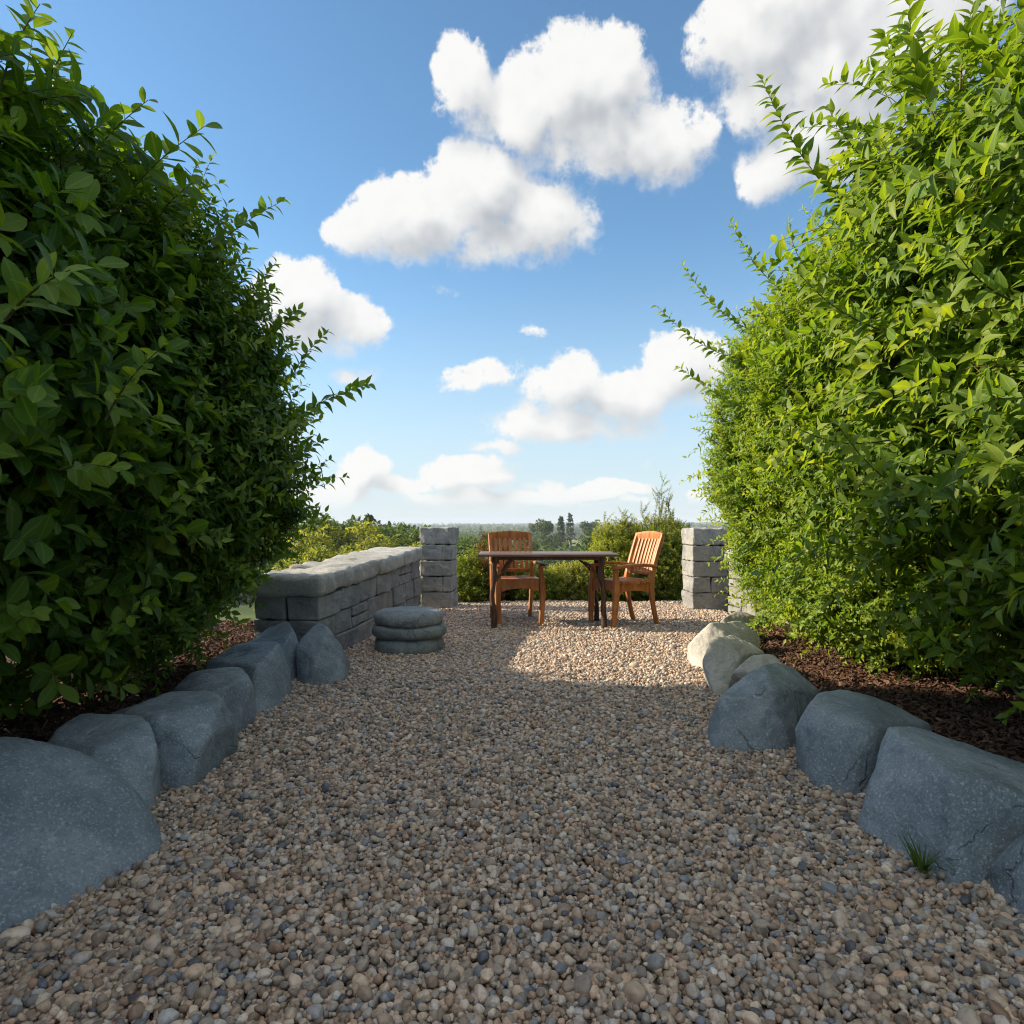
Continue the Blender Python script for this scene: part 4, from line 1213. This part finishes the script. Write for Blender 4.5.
edge_shrub(548, 606, 563, 10.2, 'low yellow-green shrub seen under the right half of the table', M['leaf_yellow'], 1000, .05, 34, tb=.6)
edge_shrub(594, 642, 520, 9.95, 'rounded yellow-green shrub behind the right chair', M['leaf_edge'], 1300, .045, 35, tb=.62, sprays=3, spray_top=1.28)
edge_shrub(632, 692, 512, 9.9, 'tall airy shrub with wispy upright sprays beside the right pillar', M['leaf_edge'], 1500, .042, 36, tb=.50, sprays=6, spray_top=1.78)
edge_shrub(690, 745, 540, 10.6, 'green shrub showing behind the right pillar', M['leaf_edge'], 700, .05, 37, tb=.42)

# --- small plants
def tuft(name, label, x, y, z, n, h, mat, kind='blade', w=.006):
    root_pos = np.array([x, y, z])
    a = rng.uniform(0, 6.28, n); r = rng.uniform(0, .03, n)
    pos = np.stack([r * np.cos(a), r * np.sin(a), np.full(n, -.01)], -1)
    d = norm(np.stack([np.cos(a) * rng.uniform(.1, .8, n), np.sin(a) * rng.uniform(.1, .8, n), np.ones(n)], -1))
    nr = norm(np.stack([np.cos(a), np.sin(a), np.full(n, .3)], -1) * -1)
    me = leaves_mesh(name, pos, d, nr, h * rng.uniform(.6, 1.2, n), np.full(n, w), rng.uniform(.2, .8, n), kind, .2, 1.6)
    o = link(name, me, mat, None, True); o.location = root_pos; tag(o, label, 'plant')
g1 = G(922, 868)
tuft('grass_tuft', 'small tuft of green grass at the foot of the largest right rock', g1.x - .015, g1.y - .03, .02, 46, .085, M['grass'])
g2 = G(716, 606)
tuft('weed', 'little yellow-green weed at the base of the right pillar', g2.x, g2.y, 0.02, 26, .15, M['leaf_edge'], 'small', .03)

# ------------------------------------------------------------------ trees beyond the terrace
def tree(name, label, x, y, h, crown_r, mat, seed, n=900, conifer=False, group=None, cl=.42, z=None):
    random.seed(seed)
    if z is None: z = float(terr_z(np.array([x]), np.array([y]))[0])
    root = empty(name, (x, y, z - .2)); tag(root, label, 'tree', group)
    # trunk and limbs
    paths, rad = [], []
    t = np.linspace(0, 1, 9)
    tr = h * .018 + .05
    paths.append(np.stack([.02 * h * np.sin(t * 3 + seed), .02 * h * np.cos(t * 2.4 + seed) - .02 * h, h * .92 * t], -1)); rad.append(tr * (1 - .85 * t))
    tips = []
    nl = 12 if not conifer else 20
    for k in range(nl):
        f = random.uniform(.30, .88); a = random.uniform(0, 6.28)
        reach = crown_r * random.uniform(.6, .95) * (1 - .4 * abs(f - .5)) if not conifer else crown_r * (1.08 - f) * 1.25
        rise = reach * random.uniform(.25, .8) if not conifer else reach * random.uniform(-.2, .15)
        b = np.array([np.interp(f * h, paths[0][:, 2], paths[0][:, 0]), np.interp(f * h, paths[0][:, 2], paths[0][:, 1]), f * h])
        e = b + np.array([math.cos(a) * reach, math.sin(a) * reach, rise])
        pt = b[None] + (e - b)[None] * t[:, None]; pt[:, 2] -= .08 * reach * np.sin(t * math.pi)
        paths.append(pt); rad.append(tr * .4 * (1 - .8 * t)); tips.append(e)
    v, f_ = tube_np(np.array(paths), np.array(rad), 5)
    link('trunk', np_mesh('trunk', v, f_), M['bark'], root, True)
    # crown: leaf clumps gathered round limb ends
    tips = np.array(tips)
    if conifer:
        hh = rng.uniform(.22, 1.0, n) ** .85; a = rng.uniform(0, 6.28, n)
        lay = (np.floor(hh * 11) + .5) / 11; hh2 = .3 * lay + .7 * hh
        rr = crown_r * (1.04 - hh) * rng.uniform(.15, 1, n) ** .5 * (1 + .45 * np.sin(a * 2 + hh * 17 + seed)) * .9
        pos = np.stack([rr * np.cos(a), rr * np.sin(a), hh2 * h], -1)
        out = np.stack([np.cos(a), np.sin(a), np.full(n, -.25)], -1)
    else:
        ex = np.concatenate([tips, np.array([[0, 0, h * .9]]), tips * np.array([.5, .5, .95])])
        idx = rng.integers(0, len(ex), n)
        d = norm(rng.standard_normal((n, 3))); rr = crown_r * .40 * rng.uniform(.35, 1.0, n) ** .5
        sz = rng.uniform(.7, 1.25, len(ex))[idx]
        pos = ex[idx] + d * (rr * sz)[:, None] * np.array([1, 1, .75])
        out = d
    dr = norm(out + .5 * rng.standard_normal((n, 3)) + np.array([0, 0, -.1])); nr = norm(out + np.array([0, 0, .8]) + .4 * rng.standard_normal((n, 3)))
    L = cl * rng.uniform(.6, 1.3, n)
    tint = .45 + .22 * vnoise(pos, 1.2, seed) + .16 * rng.standard_normal(n)
    me = leaves_mesh('crown', pos, dr, nr, L, L * .6, tint, 'clump', .3, 1.0)
    link('crown', me, mat, root, True)
    return root

def copy_tree(src, x, y, s, rz, label, group=None):
    z = float(terr_z(np.array([x]), np.array([y]))[0])
    c = src.copy(); COL.objects.link(c); c.location = (x, y, z - .2); c.scale = (s, s, s); c.rotation_euler = (0, 0, rz); c['label'] = label
    if group: c['group'] = group
    for ch in list(src.children):
        d = ch.copy(); COL.objects.link(d); d.parent = c
    return c

def tree_at(px, ytop, Y):
    """where a tree stands that tops out at a pixel, and how tall it is"""
    p = P(px, ytop, Y); z = float(terr_z(np.array([p.x]), np.array([Y]))[0])
    return p.x, Y, p.z - z + .2

GT = 'trees in the valley beyond the terrace'
def valley_trees():
    protos = {}
    def put(kind, px, ytop, Y, label, wide=.38):
        x, y, h = tree_at(px, ytop, Y)
        h *= 1.0 if kind == 'pine' else .96
        mat, con, n, cl, nm = {'yellow': (M['leaf_yellow'], False, 3600, .26, 'broadleaf_tree'), 'green': (M['leaf_green'], False, 3000, .36, 'broadleaf_tree'),
                           'pine': (M['leaf_pine'], True, 900, .34, 'conifer_tree')}[kind]
        k = (kind, len([1 for q in protos if q[0] == kind]))
        have = [q for q in protos if q[0] == kind]
        if len(have) < 3:
            protos[k] = (tree(nm, label, x, y, h, h * wide, mat, 50 + len(protos), n, con, GT, cl * h / 9), h)
        else:
            src, h0 = protos[have[random.randrange(3)]]
            copy_tree(src, x, y, h / h0, random.uniform(0, 6.28), label, GT)
    Y_ = [(286, 560, 40, 'low yellow-green tree just past the left hedge, lowest above the left wall'),
          (316, 527, 56, 'tall yellow-green tree above the near half of the left wall'),
          (334, 543, 48, 'small bright yellow tree between the two tall yellow-green trees above the wall'),
          (353, 521, 62, 'tallest yellow-green tree, above the middle of the left wall'),
          (386, 534, 58, 'rounded yellow-green tree above the far half of the left wall'),
          (370, 549, 46, 'low bright yellow-green tree in front of the rounded one above the wall'),
          (414, 541, 64, 'small yellow-green tree right beside the left pillar')]
    for px, yt, Y, lab in Y_: put('yellow', px, yt, Y, lab, .24)
    Gn = [(300, 514, 62, 'dark green tree behind the yellow trees, nearest the left hedge'), (330, 517, 70, 'grey-green tree behind the yellow trees over the left wall'),
          (362, 514, 78, 'tall green tree behind the yellow trees over the far part of the wall'), (385, 520, 84, 'green tree behind the yellow trees close to the left pillar'),
          (412, 526, 70, 'green tree just left of the left pillar'), (440, 531, 120, 'green tree behind the left pillar'),
          (466, 531, 110, 'green tree between the left pillar and the left chair'), (500, 534, 130, 'green tree behind the back of the left chair'),
          (600, 532, 150, 'green tree to the right of the pale field'), (630, 529, 120, 'green tree behind the rounded shrub'),
          (715, 531, 110, 'green tree in the gap right of the right pillar'), (532, 538, 170, 'green tree left of the pale field, above the table')]
    for px, yt, Y, lab in Gn: put('green', px, yt, Y, lab, .27)
    Pn = [(561, 516, 330, 'slender dark conifer on the skyline, shorter of the pair above the table'),
          (570, 513, 420, 'tallest dark conifer on the skyline above the table'),
          (325, 514, 120, 'dark conifer rising behind the trees above the left wall'),
          (369, 514, 125, 'dark conifer rising above the far half of the left wall')]
    Sk = [(549, 519, 350, 'round-headed tree on the skyline just left of the conifer pair above the table'),
          (589, 520, 420, 'round-headed tree on the skyline right of the conifer pair above the table'),
          (536, 522, 500, 'small round tree on the skyline beside the left chair back'),
          (341, 517, 150, 'dark round tree on the skyline above the middle of the left wall'),
          (394, 521, 170, 'dark round tree on the skyline close to the left pillar')]
    for px, yt, Y, lab in Sk: put('green', px, yt, Y, lab, .24)
    for px, yt, Y, lab in Pn: put('pine', px, yt, Y, lab, .20)
valley_trees()

def far_forest():
    """the wooded valley floor and hills: one mass"""
    n = 9000
    r = np.exp(rng.uniform(math.log(210), math.log(4600), n)); a = rng.uniform(-.85, .85, n)
    x, y = r * np.sin(a), r * np.cos(a)
    clear = (vnoise(np.stack([x * .004, y * .0022, np.zeros(n)], -1), 1.0, 4.0) > .33) & (r < 1500)
    # the pale field and the line of sight to it
    fa = np.arctan2(x, y)
    field = (fa > .015) & (fa < .12) & (r > 260) & (r < 1150)
    k = ~(clear | field)
    x, y, r = x[k], y[k], r[k]; n = len(x)
    z = terr_z(x, y)
    h = rng.uniform(8, 15, n) + np.clip(r / 1500, 0, 1) * 2
    m = 46
    grow = 1 + np.clip(r / 900, 0, 2.2)
    d = norm(rng.standard_normal((n, m, 3))); con = rng.random(n) < .45
    rr = rng.uniform(.5, 1, (n, m)) ** .6
    loc = d * rr[..., None]
    wz = np.where(con[:, None], .16 + .20 * (1 - (loc[..., 2] + 1) / 2) * 1.2, .36)
    pos = np.stack([x[:, None] + loc[..., 0] * wz * h[:, None] * 1.15, y[:, None] + loc[..., 1] * wz * h[:, None], z[:, None] + h[:, None] * (.56 + .44 * loc[..., 2])], -1)
    dr = norm(d + .5 * rng.standard_normal((n, m, 3))); nr = norm(d + np.array([0, 0, .9]))
    L = (h * .17 * grow ** .3)[:, None] * rng.uniform(.6, 1.3, (n, m))
    tint = (.28 + .25 * vnoise(np.stack([x * .01, y * .006, z * 0], -1), 1.0, 1.0) + .12 * rng.standard_normal(n))[:, None] + .12 * rng.standard_normal((n, m))
    me = leaves_mesh('forest', pos.reshape(-1, 3), dr.reshape(-1, 3), nr.reshape(-1, 3), L.ravel(), L.ravel() * .8, tint.ravel(), 'clump', .3, 1.0)
    o = link('forest', me, M['leaf_green'], None, True)
    tag(o, 'distant dark forest filling the valley up to the horizon', 'forest', None, 'stuff')
far_forest()

def far_field():
    ys = np.linspace(470, 1100, 20); V = []; n = 12
    for yy in ys:
        for i in range(n + 1):
            xx = yy * math.tan(lerp(.022, .105, i / n) + .004 * math.sin(yy * .03)); V.append((xx, yy, float(terr_z(np.array([xx]), np.array([yy]))[0]) + .6))
    F = [(j * (n + 1) + i, j * (n + 1) + i + 1, (j + 1) * (n + 1) + i + 1, (j + 1) * (n + 1) + i) for j in range(len(ys) - 1) for i in range(n)]
    m = mat_plain('meadow', [(.3, (.16, .19, .06)), (.7, (.26, .27, .10))], .02, .95, 1, .2)
    tag(link('field', np_mesh('field', np.array(V), np.array(F)), m, None, True), kind='structure')
far_field()

# ------------------------------------------------------------------ air
def haze():
    bm = bmesh.new(); bmesh.ops.create_cube(bm, size=1.0)
    for v in bm.verts: v.co = Vector((v.co.x * 14200, v.co.y * 14200 + 4, -40 if v.co.z < 0 else 62))
    m = bpy.data.materials.new('air'); m.use_nodes = True; t = m.node_tree; t.nodes.clear(); q = NT(t)
    out = q.n('ShaderNodeOutputMaterial'); v = q.n('ShaderNodeVolumePrincipled')
    v.inputs['Color'].default_value = (.80, .89, 1.0, 1); v.inputs['Density'].default_value = .00018; v.inputs['Anisotropy'].default_value = .0
    q.l(v.outputs[0], out.inputs['Volume'])
    o = link('haze', bm_mesh('haze', bm), m); tag(o, 'pale blue summer haze over the valley', 'haze', None, 'stuff')
haze()
